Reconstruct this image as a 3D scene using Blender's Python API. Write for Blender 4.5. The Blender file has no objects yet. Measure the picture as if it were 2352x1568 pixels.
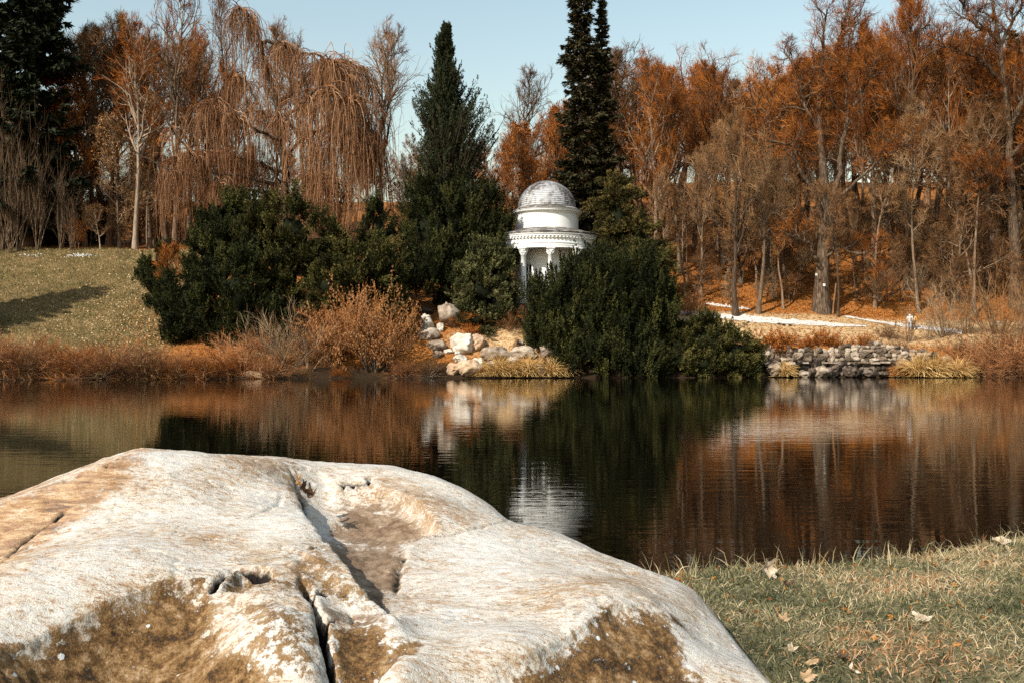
import bpy, math
import numpy as np
from mathutils import Vector

# ------------------------------------------------------------------ camera, light, exposure
SC = bpy.context.scene
COL = SC.collection
F, CX, V0, EYE = 2287.0, 1176.0, 818.0, 2.0      # survey constants: focal length, principal column, horizon row, eye height
cam_d = bpy.data.cameras.new('camera'); cam = bpy.data.objects.new('camera', cam_d); COL.objects.link(cam)
cam_d.sensor_width = 36.0; cam_d.lens = 35.0; cam_d.shift_y = 34.0 / 2352.0
cam_d.clip_start = 0.1; cam_d.clip_end = 3000.0
cam.location = (0, 0, EYE); cam.rotation_euler = (math.radians(90), 0, 0)
SC.camera = cam
SUN_AZ, SUN_EL = math.radians(42), math.radians(38)   # azimuth: left of straight behind the camera
sdir = Vector((-math.sin(SUN_AZ) * math.cos(SUN_EL), -math.cos(SUN_AZ) * math.cos(SUN_EL), math.sin(SUN_EL)))
sun_d = bpy.data.lights.new('sun', 'SUN'); sun = bpy.data.objects.new('sun', sun_d); COL.objects.link(sun)
sun_d.energy = 5.0; sun_d.angle = math.radians(0.5); sun_d.color = (1.0, 0.95, 0.87)
sun.rotation_euler = sdir.to_track_quat('Z', 'Y').to_euler()
world = bpy.data.worlds.new('World'); SC.world = world; world.use_nodes = True
wn = world.node_tree; bg = wn.nodes['Background']
sky = wn.nodes.new('ShaderNodeTexSky'); sky.sky_type = 'NISHITA'; sky.sun_disc = False
sky.sun_elevation = SUN_EL; sky.sun_rotation = math.atan2(sdir.x, sdir.y)
sky.air_density = 1.9; sky.dust_density = 1.2; sky.ozone_density = 0.4
wn.links.new(sky.outputs[0], bg.inputs[0]); bg.inputs[1].default_value = 0.125
SC.view_settings.view_transform = 'Standard'; SC.view_settings.look = 'None'
SC.view_settings.exposure = 0.45; SC.view_settings.gamma = 1.0
SC.cycles.max_bounces = 6; SC.cycles.diffuse_bounces = 4; SC.cycles.glossy_bounces = 3
SC.cycles.transmission_bounces = 2; SC.cycles.caustics_reflective = False; SC.cycles.caustics_refractive = False
SC.cycles.use_denoising = False
def R(s): return np.random.default_rng(abs(int(s)))

def P(u, v, D):
    return np.array([(u - CX) * D / F, D, EYE + (V0 - v) * D / F])

# ------------------------------------------------------------------ mesh helpers
def norm(a):
    return a / np.maximum(np.linalg.norm(a, axis=-1, keepdims=True), 1e-9)

def mesh_data(name, V, faces, smooth=False, attrs=None):
    """V (n,3); faces: list of int arrays (m,3)/(m,4); attrs: {name: per-vertex float array}"""
    me = bpy.data.meshes.new(name)
    V = np.ascontiguousarray(V, dtype=np.float32)
    faces = [np.asarray(f, dtype=np.int32) for f in faces if len(f)]
    loops = np.concatenate([f.ravel() for f in faces])
    tot = np.concatenate([np.full(len(f), f.shape[1], dtype=np.int32) for f in faces])
    start = np.concatenate([[0], np.cumsum(tot)[:-1]]).astype(np.int32)
    me.vertices.add(len(V)); me.vertices.foreach_set('co', V.ravel())
    me.loops.add(len(loops)); me.loops.foreach_set('vertex_index', loops)
    me.polygons.add(len(tot)); me.polygons.foreach_set('loop_start', start)
    try: me.polygons.foreach_set('loop_total', tot)
    except Exception: pass
    me.polygons.foreach_set('use_smooth', np.full(len(tot), bool(smooth)))
    for k, a in (attrs or {}).items():
        at = me.attributes.new(k, 'FLOAT', 'POINT'); at.data.foreach_set('value', np.ascontiguousarray(a, dtype=np.float32))
    me.update(calc_edges=True); me.validate()
    return me

def obj(name, me, m=None, parent=None, loc=None):
    o = bpy.data.objects.new(name, me); COL.objects.link(o)
    if m is not None:
        if len(me.materials) == 0: me.materials.append(m)
        elif me.materials[0] is not m:
            o.material_slots[0].link = 'OBJECT'; o.material_slots[0].material = m
    if parent is not None: o.parent = parent
    if loc is not None: o.location = loc
    return o

def tag(o, label=None, cat=None, group=None, kind=None):
    if label: o['label'] = label
    if cat: o['category'] = cat
    if group: o['group'] = group
    if kind: o['kind'] = kind
    return o

def thing(name, label, cat, loc=(0, 0, 0), rotz=0, scale=1.0, group=None):
    o = bpy.data.objects.new(name, None); COL.objects.link(o)
    o.location = [float(q) for q in loc]; o.rotation_euler = (0, 0, rotz)
    o.scale = (scale,) * 3 if np.isscalar(scale) else scale
    o.empty_display_size = 0.3
    return tag(o, label, cat, group)

class MB:
    """collects verts/faces/attributes into one mesh"""
    def __init__(s): s.V = []; s.F = []; s.A = []; s.n = 0
    def add(s, V, F, a=0.5):
        V = np.asarray(V, dtype=float).reshape(-1, 3)
        for f in (F if isinstance(F, list) else [F]):
            if len(f): s.F.append(np.asarray(f) + s.n)
        s.V.append(V); s.A.append(np.full(len(V), a) if np.isscalar(a) else np.asarray(a)); s.n += len(V)
        return s
    def data(s, name, smooth=False):
        return mesh_data(name, np.concatenate(s.V), s.F, smooth, {'tint': np.concatenate(s.A)})

def tubes(Pt, Rd, S=3):
    """Pt (N,K,3) polylines with radii (N,K) -> verts, quads"""
    N, K, _ = Pt.shape
    T = norm(np.gradient(Pt, axis=1))
    mean = norm(Pt[:, -1] - Pt[:, 0])
    ref = np.where(np.abs(mean[:, 2:3]) > 0.8, np.array([[1.0, 0.13, 0.0]]), np.array([[0.0, 0.11, 1.0]]))
    n1 = norm(np.cross(T, ref[:, None, :])); n2 = np.cross(T, n1)
    a = np.arange(S) * 2 * np.pi / S
    V = Pt[:, :, None, :] + Rd[:, :, None, None] * (np.cos(a)[None, None, :, None] * n1[:, :, None, :] + np.sin(a)[None, None, :, None] * n2[:, :, None, :])
    idx = np.arange(N * K * S).reshape(N, K, S)
    A = idx[:, :-1]; B = idx[:, 1:]
    q = np.stack([A, np.roll(A, -1, 2), np.roll(B, -1, 2), B], -1).reshape(-1, 4)
    return V.reshape(-1, 3), q

def grow(rng, base, d, L, K, wander, up):
    N = len(base); pts = [base]; d = norm(d); p = base
    for k in range(K - 1):
        d = norm(d + wander * rng.normal(size=(N, 3)) + np.array([0, 0, 1.0]) * up)
        p = p + d * (L / (K - 1))[:, None]; pts.append(p)
    return np.stack(pts, 1)

def sample(Pt, i, t):
    K = Pt.shape[1]; f = np.clip(t, 0, 0.9999) * (K - 1); k = f.astype(int); w = (f - k)
    a, b = Pt[i, k], Pt[i, k + 1]
    if a.ndim == 2: return a + (b - a) * w[:, None], norm(b - a)
    return a + (b - a) * w

def spawn(rng, Pt, n, t0, t1, a0, a1, up=0.0):
    N = len(Pt); i = np.repeat(np.arange(N), n); M = len(i)
    t = t0 + (t1 - t0) * ((np.tile(np.arange(n), N) + rng.random(M)) / n)
    p, T = sample(Pt, i, t)
    r = rng.normal(size=(M, 3)); r = norm(r - (r * T).sum(1, keepdims=True) * T)
    a = np.radians(rng.uniform(a0, a1, M))[:, None]
    d = norm(np.cos(a) * T + np.sin(a) * r + np.array([0, 0, up]))
    return i, t, p, d

def leaf_quads(rng, c, d, l, w, droop=None):
    """rhombic leaves: centre c, axis d, half sizes l, w (arrays)"""
    N = len(c); d = norm(d); r = rng.normal(size=(N, 3)); s = norm(np.cross(d, r))
    l = np.broadcast_to(l, (N,))[:, None]; w = np.broadcast_to(w, (N,))[:, None]
    V = np.stack([c - d * l, c + s * w, c + d * l, c - s * w], 1).reshape(-1, 3)
    return V, np.arange(N * 4).reshape(-1, 4)

# value noise on numpy arrays (for real displacement)
def vnoise(x, y, seed=0):
    xi = np.floor(x).astype(np.int64); yi = np.floor(y).astype(np.int64); fx = x - xi; fy = y - yi
    fx = fx * fx * (3 - 2 * fx); fy = fy * fy * (3 - 2 * fy)
    def h(a, b):
        n = (a * 374761393 + b * 668265263 + seed * 1442695041) & 0x7fffffff
        n = ((n ^ (n >> 13)) * 1274126177) & 0x7fffffff
        n = (n ^ (n >> 16)) & 0xffff
        return n / 32767.5 - 1.0
    return (h(xi, yi) * (1 - fx) + h(xi + 1, yi) * fx) * (1 - fy) + (h(xi, yi + 1) * (1 - fx) + h(xi + 1, yi + 1) * fx) * fy
def fbm(x, y, o=4, seed=0):
    s = 0; a = 0.5
    for k in range(o):
        s = s + a * vnoise(x * 2 ** k, y * 2 ** k, seed + k * 17); a *= 0.5
    return s

# ------------------------------------------------------------------ materials
def nodes(name):
    m = bpy.data.materials.new(name); m.use_nodes = True
    nt = m.node_tree; b = nt.nodes['Principled BSDF']
    return m, nt, b
def ramp(nt, stops, interp='LINEAR'):
    r = nt.nodes.new('ShaderNodeValToRGB'); cr = r.color_ramp; cr.interpolation = interp
    while len(cr.elements) < len(stops): cr.elements.new(0.5)
    for e, (p, c) in zip(cr.elements, stops): e.position = p; e.color = (*c, 1)
    return r
def noise(nt, scale, detail=4, rough=0.55, vec=None, dist=0.0):
    n = nt.nodes.new('ShaderNodeTexNoise'); n.inputs['Scale'].default_value = scale
    n.inputs['Detail'].default_value = detail; n.inputs['Roughness'].default_value = rough; n.inputs['Distortion'].default_value = dist
    if vec is not None: nt.links.new(vec, n.inputs['Vector'])
    return n
def coords(nt, kind='Object', scale=(1, 1, 1), rot=(0, 0, 0)):
    tc = nt.nodes.new('ShaderNodeTexCoord'); mp = nt.nodes.new('ShaderNodeMapping')
    mp.inputs['Scale'].default_value = scale; mp.inputs['Rotation'].default_value = rot
    nt.links.new(tc.outputs[kind], mp.inputs['Vector']); return mp.outputs[0]
def attr(nt, name):
    a = nt.nodes.new('ShaderNodeAttribute'); a.attribute_name = name; return a.outputs['Fac']
def math_n(nt, op, a, b=None, c=None):
    n = nt.nodes.new('ShaderNodeMath'); n.operation = op
    for k, q in enumerate((a, b, c)):
        if q is None: continue
        if hasattr(q, 'is_linked'): nt.links.new(q, n.inputs[k])
        else: n.inputs[k].default_value = q
    return n.outputs[0]
def mix(nt, fac, a, b, mode='MIX'):
    n = nt.nodes.new('ShaderNodeMix'); n.data_type = 'RGBA'; n.blend_type = mode
    for k, q in ((0, fac), (6, a), (7, b)):
        if hasattr(q, 'is_linked'): nt.links.new(q, n.inputs[k])
        elif k == 0: n.inputs[0].default_value = q
        else: n.inputs[k].default_value = (*q, 1)
    return n.outputs[2]
def bump(nt, b, h, strength=0.4, dist=0.05):
    n = nt.nodes.new('ShaderNodeBump'); n.inputs['Strength'].default_value = strength; n.inputs['Distance'].default_value = dist
    nt.links.new(h, n.inputs['Height']); nt.links.new(n.outputs[0], b.inputs['Normal'])

def mat_tint(name, stops, rough=0.8, objvar=0.25, spec=0.08, trans=0.0):
    """colour from the per-leaf 'tint' attribute, shifted a little per object"""
    m, nt, b = nodes(name)
    oi = nt.nodes.new('ShaderNodeObjectInfo')
    t = attr(nt, 'tint')
    s = math_n(nt, 'MULTIPLY_ADD', oi.outputs['Random'], objvar, -objvar / 2)
    f = math_n(nt, 'ADD', t, s)
    r = ramp(nt, stops); nt.links.new(f, r.inputs[0]); nt.links.new(r.outputs[0], b.inputs['Base Color'])
    b.inputs['Roughness'].default_value = rough; b.inputs['Specular IOR Level'].default_value = spec
    if trans:
        tr = nt.nodes.new('ShaderNodeBsdfTranslucent'); nt.links.new(r.outputs[0], tr.inputs[0])
        ms = nt.nodes.new('ShaderNodeMixShader'); ms.inputs[0].default_value = trans
        nt.links.new(b.outputs[0], ms.inputs[1]); nt.links.new(tr.outputs[0], ms.inputs[2])
        nt.links.new(ms.outputs[0], nt.nodes['Material Output'].inputs[0])
    return m

def mat_bark(name, c0, c1, c2, scale=1.0):
    m, nt, b = nodes(name)
    v = coords(nt, 'Object', (3 * scale, 3 * scale, 0.6 * scale))
    n = noise(nt, 2.2, 6, 0.65, v); r = ramp(nt, [(0.3, c0), (0.5, c1), (0.72, c2)])
    nt.links.new(n.outputs[0], r.inputs[0])
    oi = nt.nodes.new('ShaderNodeObjectInfo')
    k = math_n(nt, 'MULTIPLY_ADD', oi.outputs['Random'], 0.5, 0.72)
    hs = nt.nodes.new('ShaderNodeHueSaturation'); nt.links.new(k, hs.inputs['Value']); nt.links.new(r.outputs[0], hs.inputs['Color'])
    nt.links.new(hs.outputs[0], b.inputs['Base Color'])
    b.inputs['Roughness'].default_value = 0.9; b.inputs['Specular IOR Level'].default_value = 0.15
    bump(nt, b, n.outputs[0], 0.8, 0.08)
    return m

M = {}
M['bark_grey'] = mat_bark('bark_grey', (.045, .027, .016), (.15, .098, .060), (.32, .235, .16))
M['bark_pale'] = mat_bark('bark_pale', (.13, .085, .055), (.33, .25, .175), (.48, .39, .30))
M['bark_oak'] = mat_bark('bark_oak', (.016, .010, .006), (.085, .055, .034), (.25, .18, .12))
M['bark_dark'] = mat_bark('bark_dark', (.02, .014, .009), (.07, .045, .028), (.16, .11, .07))
M['bark_red'] = mat_bark('bark_red', (.04, .022, .012), (.16, .085, .042), (.30, .18, .10))
M['twig_tan'] = mat_tint('twig_tan', [(0, (.10, .05, .02)), (.5, (.19, .095, .038)), (1, (.40, .24, .115))], objvar=.5)
M['twig_rust'] = mat_tint('twig_rust', [(0, (.05, .014, .003)), (.5, (.215, .064, .011)), (1, (.46, .165, .030))], objvar=.4)
M['twig_brown'] = mat_tint('twig_brown', [(0, (.045, .022, .01)), (.5, (.16, .075, .03)), (1, (.30, .16, .07))], objvar=.5)
M['twig_weep'] = mat_tint('twig_weep', [(0, (.06, .026, .011)), (.5, (.255, .122, .056)), (1, (.46, .27, .15))], objvar=.1)
M['leaf_orange'] = mat_tint('leaf_orange', [(0, (.12, .032, .005)), (.5, (.36, .115, .018)), (1, (.56, .25, .05))], objvar=.2, trans=.25)
M['spruce'] = mat_tint('spruce_needles', [(0, (.004, .004, .002)), (.5, (.030, .028, .012)), (1, (.13, .095, .042))], objvar=.05)
M['conifer'] = mat_tint('conifer_needles', [(0, (.006, .010, .006)), (.5, (.020, .028, .012)), (1, (.06, .06, .022))], objvar=.05)
M['fir'] = mat_tint('fir_needles', [(0, (.004, .006, .004)), (.5, (.018, .024, .012)), (1, (.065, .068, .032))], objvar=.05)
M['yew'] = mat_tint('yew_needles', [(0, (.003, .004, .0015)), (.5, (.022, .026, .008)), (1, (.085, .080, .022))], objvar=.1)
M['yew_olive'] = mat_tint('olive_yew_needles', [(0, (.005, .006, .002)), (.5, (.046, .044, .012)), (1, (.16, .135, .04))], objvar=.1)
M['thuja'] = mat_tint('pale_thuja_sprays', [(0, (.012, .014, .006)), (.5, (.080, .080, .030)), (1, (.21, .195, .08))], objvar=.1)
M['hemlock'] = mat_tint('bronze_conifer_sprays', [(0, (.014, .014, .005)), (.5, (.060, .050, .015)), (1, (.17, .12, .035))], objvar=.1)
M['catkin'] = mat_tint('catkins', [(0, (.16, .065, .022)), (.5, (.37, .175, .070)), (1, (.52, .30, .15))], objvar=.1, trans=.15)
M['twig_redbrown'] = mat_tint('twig_redbrown', [(0, (.10, .035, .014)), (.5, (.30, .115, .042)), (1, (.52, .27, .12))], objvar=.35)
M['twig_grey'] = mat_tint('twig_grey', [(0, (.09, .055, .03)), (.5, (.27, .18, .10)), (1, (.46, .33, .20))], objvar=.3)
M['twig_shaded'] = mat_tint('twig_shaded', [(0, (.02, .012, .007)), (.5, (.085, .050, .026)), (1, (.20, .13, .075))], objvar=.4)  # darkened twig colour: shade of trees off to the left painted in
M['straw'] = mat_tint('straw_blades', [(0, (.30, .15, .035)), (.5, (.64, .40, .14)), (1, (.80, .60, .30))], objvar=.15, trans=.25)
M['russet'] = mat_tint('russet_leaves', [(0, (.12, .03, .008)), (.5, (.36, .11, .022)), (1, (.56, .25, .06))], objvar=.3, trans=.2)

def simple(name, c, rough=0.6, spec=0.4, var=0.0, scale=6):
    m, nt, b = nodes(name)
    b.inputs['Roughness'].default_value = rough; b.inputs['Specular IOR Level'].default_value = spec
    if var:
        n = noise(nt, scale, 5, .6, coords(nt))
        r = ramp(nt, [(.3, tuple(q * (1 - var) for q in c)), (.7, tuple(min(1, q * (1 + var * .6)) for q in c))])
        nt.links.new(n.outputs[0], r.inputs[0]); nt.links.new(r.outputs[0], b.inputs['Base Color'])
    else: b.inputs['Base Color'].default_value = (*c, 1)
    return m

def mat_stone(name, c0, c1, c2, sc=1.6, lichen=(.50, .45, .37), lk=.5):
    m, nt, b = nodes(name); v = coords(nt)
    oi = nt.nodes.new('ShaderNodeObjectInfo')
    n = noise(nt, sc, 7, .65, v); n2 = noise(nt, sc * 6, 4, .6, v)
    t = attr(nt, 'tint')
    f = math_n(nt, 'ADD', n.outputs[0], math_n(nt, 'MULTIPLY_ADD', t, 0.5, -0.25))
    r = ramp(nt, [(.28, c0), (.5, c1), (.72, c2)]); nt.links.new(f, r.inputs[0])
    k = ramp(nt, [(.60, (0, 0, 0)), (.68, (1, 1, 1))]); nt.links.new(n2.outputs[0], k.inputs[0])
    c = mix(nt, math_n(nt, 'MULTIPLY', k.outputs[0], lk), r.outputs[0], lichen)
    nt.links.new(c, b.inputs['Base Color']); b.inputs['Roughness'].default_value = .9; b.inputs['Specular IOR Level'].default_value = .2
    bump(nt, b, n2.outputs[0], .6, .05)
    return m
M['stone'] = mat_stone('grey_stone', (.055, .038, .024), (.20, .145, .10), (.40, .325, .25))
M['stone_white'] = mat_stone('white_stone', (.20, .14, .09), (.50, .43, .34), (.66, .61, .53), 1.0, (.66, .63, .56))
M['stone_dark'] = mat_stone('wet_dark_stone', (.006, .005, .004), (.032, .022, .014), (.16, .12, .09), 2.2, (.4, .36, .3), .12)
M['stone_tan'] = mat_stone('tan_stone', (.26, .16, .09), (.44, .29, .18), (.56, .42, .28), 1.2)
M['white_paint'] = simple('white_lime_paint', (.80, .79, .76), .7, .3, .05, 2)
M['pane'] = simple('window_glass', (.012, .011, .012), .08, .6)
M['soil'] = simple('dark_wood', (.07, .045, .03), .9, .2, .5, 4)

# ------------------------------------------------------------------ terrain
STN = [
 (-300, [(80, -1), (86, -.3), (88, .6), (91, 2.6), (104, 7.8), (122, 15), (150, 20), (200, 33), (300, 45), (800, 70)]),
 (-55, [(80, -1), (86.5, -.3), (88, .6), (91, 2.6), (104, 7.8), (121, 14.9), (124, 15.2), (150, 19.5), (200, 33), (300, 45), (800, 70)]),
 (-34, [(82, -1), (88, -.4), (90, .6), (93, 2.4), (104, 7.6), (121, 14.9), (124, 15.2), (150, 19.5), (200, 33), (300, 45), (800, 70)]),
 (-14, [(84, -1), (91, -.4), (93, .6), (97, 3.0), (104, 7.0), (115, 11.5), (130, 15), (150, 20), (200, 33), (300, 45), (800, 70)]),
 (-6, [(85, -1), (92.7, -.4), (94, .5), (97, 3.2), (100, 6.1), (104, 7.4), (112, 9), (130, 17), (150, 23), (200, 32), (300, 42), (800, 60)]),
 (3, [(85, -1), (93.2, -.4), (94.3, .5), (95.5, 2.0), (97, 3.3), (99, 4.6), (101, 7.2), (115, 7.6), (130, 17), (150, 24), (200, 33), (300, 44), (800, 60)]),
 (15, [(86, -1), (94, -.4), (95, .5), (100, 3.6), (104, 5.6), (107, 6.5), (112, 8.2), (125, 14), (150, 22.5), (200, 37), (300, 48), (800, 60)]),
 (28, [(86, -1), (96, -.4), (97, .1), (97.8, 2.5), (101, 4.4), (103, 5.1), (106, 6.1), (109, 6.9), (125, 13.9), (150, 22.5), (200, 37), (300, 48), (800, 60)]),
 (42, [(86, -1), (95.5, -.4), (96.5, .3), (98, 2.4), (102, 4.0), (106, 5.1), (109, 6.1), (125, 13), (150, 22.5), (200, 37), (300, 48), (800, 60)]),
 (55, [(86, -1), (95, -.4), (96, .6), (100, 3.2), (105, 4.6), (110, 6.6), (125, 12.5), (150, 22.5), (200, 37), (300, 48), (800, 60)]),
 (300, [(80, -1), (86, -.3), (88, .6), (100, 5), (110, 7), (125, 12.5), (150, 22.5), (200, 37), (300, 48), (800, 60)])]
_sx = np.array([s[0] for s in STN], float)
_ty = np.arange(60, 802, 0.5)
_tp = np.array([np.interp(_ty, [-9, 60] + [q[0] for q in s[1]], [-2.6, -2.6] + [q[1] for q in s[1]]) for s in STN])
_tx = np.arange(-300, 301, 1.0)
_tg = np.array([[np.interp(x, _sx, _tp[:, j]) for j in range(len(_ty))] for x in _tx]) if False else np.stack([np.interp(_tx, _sx, _tp[:, j]) for j in range(len(_ty))], 1)
def _blur(a, k, ax):
    w = np.exp(-0.5 * (np.arange(-3 * k, 3 * k + 1) / k) ** 2); w /= w.sum()
    pad = [(0, 0), (0, 0)]; pad[ax] = (3 * k, 3 * k); b = np.pad(a, pad, mode='edge')
    return np.apply_along_axis(lambda q: np.convolve(q, w, 'valid'), ax, b)
_tg = _blur(_blur(_tg, 4, 0), 1, 1)
_X, _Y = np.meshgrid(_tx, _ty, indexing='ij')
_tg += 0.35 * fbm(_X / 6, _Y / 6, 4, 3) * np.clip((_Y - 95) / 8, 0, 1) + .12 * fbm(_X / 1.7, _Y / 1.7, 2, 9) * np.clip((_Y - 90) / 4, 0, 1)
def T(x, y):
    x = np.asarray(x, float); y = np.asarray(y, float)
    fx = np.clip((x + 300), 0, 599.999); fy = np.clip((y - 60) / .5, 0, len(_ty) - 1.001)
    i = fx.astype(int); j = fy.astype(int); a = fx - i; b = fy - j
    return (_tg[i, j] * (1 - a) + _tg[i + 1, j] * a) * (1 - b) + (_tg[i, j + 1] * (1 - a) + _tg[i + 1, j + 1] * a) * b
def at(u, D, dz=0.0):
    """ground point at bearing u, D metres out"""
    x = (u - CX) * D / F; return np.array([x, D, float(T(x, D)) + dz])
def hit(u, v, d0=88.0):
    """where the line of sight (u, v) meets the far bank"""
    D = np.arange(d0, 240, 0.05); x = (u - CX) * D / F; z = EYE + (V0 - v) * D / F
    k = np.argmax(T(x, D) >= z); return np.array([x[k], D[k], float(T(x[k], D[k]))])

def grid_mesh(name, xs, ys, zf, attrs_f=None, smooth=True):
    X, Y = np.meshgrid(xs, ys, indexing='ij'); Z = zf(X, Y)
    n, m = X.shape; idx = np.arange(n * m).reshape(n, m)
    q = np.stack([idx[:-1, :-1], idx[1:, :-1], idx[1:, 1:], idx[:-1, 1:]], -1).reshape(-1, 4)
    A = {k: f(X, Y).ravel() for k, f in (attrs_f or {}).items()}
    return mesh_data(name, np.stack([X, Y, Z], -1).reshape(-1, 3), [q], smooth, A)

def lawn_mask(X, Y):
    e = -18.5 - (Y - 92) * .42 + 1.6 * fbm(X / 3, Y / 3, 3, 5)      # right edge of the lawn slope
    e = -33.5 + np.clip((110 - Y) / 20, 0, 1) * 3 + 1.6 * fbm(X / 3, Y / 3, 3, 5)
    return np.clip((e - X) / 3.0, 0, 1) * np.clip((Y - 90.5) / 1.5, 0, 1) * np.clip((123.5 - Y) / 1.5, 0, 1)
def dry_mask(X, Y):
    a = np.clip((X - 14) / 4, 0, 1) * np.clip((Y - 98.5) / 1.5, 0, 1) * np.clip((109.0 - Y) / 1.5, 0, 1)
    b = np.clip(1 - np.hypot((X + 0) / 7.5, (Y - 97.5) / 2.6), 0, 1) * 2
    return np.clip(np.maximum(a, b), 0, 1)
xs = np.concatenate([np.linspace(-300, -72, 40), np.arange(-70, 70.1, .6), np.linspace(72, 300, 40)])
ys = np.concatenate([[-200, -100, -40, 0, 30, 60, 75], np.arange(80, 135, .5), np.arange(135, 200, 2.0), np.linspace(205, 800, 40)])
gm = grid_mesh('ground', xs, ys, lambda X, Y: np.where(Y < 60, -2.6, T(X, np.maximum(Y, 60))), {'lawn': lawn_mask, 'dry': dry_mask, 'bank': lambda X, Y: np.clip((1.5 - T(X, np.maximum(Y, 60)) + .5 * fbm(X / 1.5, Y / 1.5, 3, 8)) / .6, 0, 1) * np.clip((Y - 60) / 5, 0, 1)})
m, nt, b = nodes('ground_cover')
v = coords(nt)
nb = noise(nt, .45, 5, .6, v); nf = noise(nt, 7.0, 4, .7, v); nm = noise(nt, 2.2, 5, .65, v)
litter = ramp(nt, [(.30, (.055, .022, .007)), (.46, (.24, .085, .02)), (.58, (.40, .16, .04)), (.72, (.56, .28, .09))]); nt.links.new(nf.outputs[0], litter.inputs[0])
grass = ramp(nt, [(.30, (.030, .026, .008)), (.5, (.11, .083, .030)), (.70, (.27, .17, .07))]); nt.links.new(nf.outputs[0], grass.inputs[0])
grass2 = ramp(nt, [(.35, (.06, .05, .016)), (.62, (.25, .165, .075))]); nt.links.new(nb.outputs[0], grass2.inputs[0])
gl = mix(nt, .5, grass.outputs[0], grass2.outputs[0])
dry = ramp(nt, [(.30, (.16, .085, .035)), (.5, (.42, .27, .13)), (.72, (.62, .46, .27))]); nt.links.new(nm.outputs[0], dry.inputs[0])
c = mix(nt, attr(nt, 'dry'), litter.outputs[0], dry.outputs[0])
c = mix(nt, attr(nt, 'lawn'), c, gl)
c = mix(nt, attr(nt, 'bank'), c, (.030, .018, .009))
nt.links.new(c, b.inputs['Base Color']); b.inputs['Roughness'].default_value = .95; b.inputs['Specular IOR Level'].default_value = .1
bump(nt, b, nf.outputs[0], 1.0, .12)
M['ground'] = m
tag(obj('ground', gm, m), 'leaf strewn park ground rising from the far shore', None, None, 'structure')

# water
m, nt, b = nodes('pond_water')
b.inputs['Base Color'].default_value = (.002, .0015, .001, 1); b.inputs['Roughness'].default_value = .02; b.inputs['IOR'].default_value = 1.33
v1 = coords(nt, 'Object', (.55, 2.2, 1), (0, 0, .06)); n1 = noise(nt, 1.3, 3, .55, v1, .4)
v2 = coords(nt, 'Object', (2.0, 7.0, 1), (0, 0, -.10)); n2 = noise(nt, 1.4, 2, .5, v2, .3)
v3 = coords(nt, 'Object', (.03, .10, 1)); n3 = noise(nt, 1.0, 2, .5, v3)
amp = ramp(nt, [(.38, (.35, .35, .35)), (.62, (1, 1, 1))]); nt.links.new(n3.outputs[0], amp.inputs[0])
h = math_n(nt, 'ADD', n1.outputs[0], math_n(nt, 'MULTIPLY', n2.outputs[0], .16))
h = math_n(nt, 'MULTIPLY', h, amp.outputs[0])
bump(nt, b, h, 1.0, .0050)
M['water'] = m
wv = np.array([[-400, -60, 0], [400, -60, 0], [400, 112, 0], [-400, 112, 0]], float)
tag(obj('water', mesh_data('water', wv, [np.array([[0, 1, 2, 3]])]), m), 'dark still pond water', None, None, 'structure')

# paths: strips laid on the slope between the two edges seen in the photograph
def ribbon(name, up, lo, m, dz=.05, n=60):
    up = np.array(up, float); lo = np.array(lo, float); us = np.linspace(max(up[0, 0], lo[0, 0]), min(up[-1, 0], lo[-1, 0]), n)
    rows = []
    for u in us:
        a = hit(u, np.interp(u, up[:, 0], up[:, 1])); c = hit(u, np.interp(u, lo[:, 0], lo[:, 1]))
        jit = R(int(u)).normal(size=2) * .16
        line = [c + (a - c) * t for t in (0, .33, .66, 1)]
        line[0][1] += jit[0]; line[3][1] += jit[1]
        rows.append([[q[0], q[1], float(T(q[0], q[1])) + dz] for q in line])
    V = np.array(rows); idx = np.arange(n * 4).reshape(n, 4)
    q = np.stack([idx[:-1, :-1], idx[1:, :-1], idx[1:, 1:], idx[:-1, 1:]], -1).reshape(-1, 4)
    return obj(name, mesh_data(name, V.reshape(-1, 3), [q], True), m)
M['gravel'] = simple('pale_gravel', (.56, .52, .47), .9, .2, .22, 5)
for nm_, up, lo in [
    ('path', [(1500, 712), (1640, 720), (1720, 726), (1800, 733), (1900, 741), (1990, 749)], [(1500, 718), (1640, 729), (1720, 740), (1800, 745), (1900, 750), (1990, 752)]),
    ('path', [(1940, 726), (2020, 738), (2100, 747), (2210, 759)], [(1940, 729), (2020, 743), (2100, 755), (2210, 768)]),
    ('path', [(1622, 696), (1660, 700), (1725, 710)], [(1622, 700), (1660, 706), (1725, 713)])]:
    tag(ribbon(nm_, up, lo, M['gravel']), 'pale gravel path across the slope', None, None, 'structure')

# ------------------------------------------------------------------ near bank
def edge_y(x): return 4.88 + .40 * np.clip(x, 0, 4.5) + .10 * np.sin(x * 2.1)
def NB(x, y):
    t = np.clip((y - edge_y(x) + .1) / 1.1, 0, 1); s = t * t * (3 - 2 * t)
    return .85 + .05 * fbm(x * .9, y * .9, 3, 21) + .018 * fbm(x * 6, y * 6, 3, 22) + np.clip(x - 1.5, 0, 2) * .03 - 1.7 * s
xs = np.concatenate([np.linspace(-40, -5, 30), np.arange(-4.9, 5.0, .05), np.linspace(5.1, 40, 30)])
ys = np.concatenate([np.linspace(-40, 1.5, 20), np.arange(1.6, 8.6, .05), [9.5, 12]])
nbm = grid_mesh('lawn', xs, ys, NB)
m, nt, b = nodes('turf_soil'); n = noise(nt, 9, 5, .65, coords(nt))
r = ramp(nt, [(.3, (.03, .022, .010)), (.5, (.10, .085, .035)), (.7, (.22, .16, .08))]); nt.links.new(n.outputs[0], r.inputs[0]); nt.links.new(r.outputs[0], b.inputs['Base Color'])
b.inputs['Roughness'].default_value = 1; bump(nt, b, n.outputs[0], 1, .03)
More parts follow.
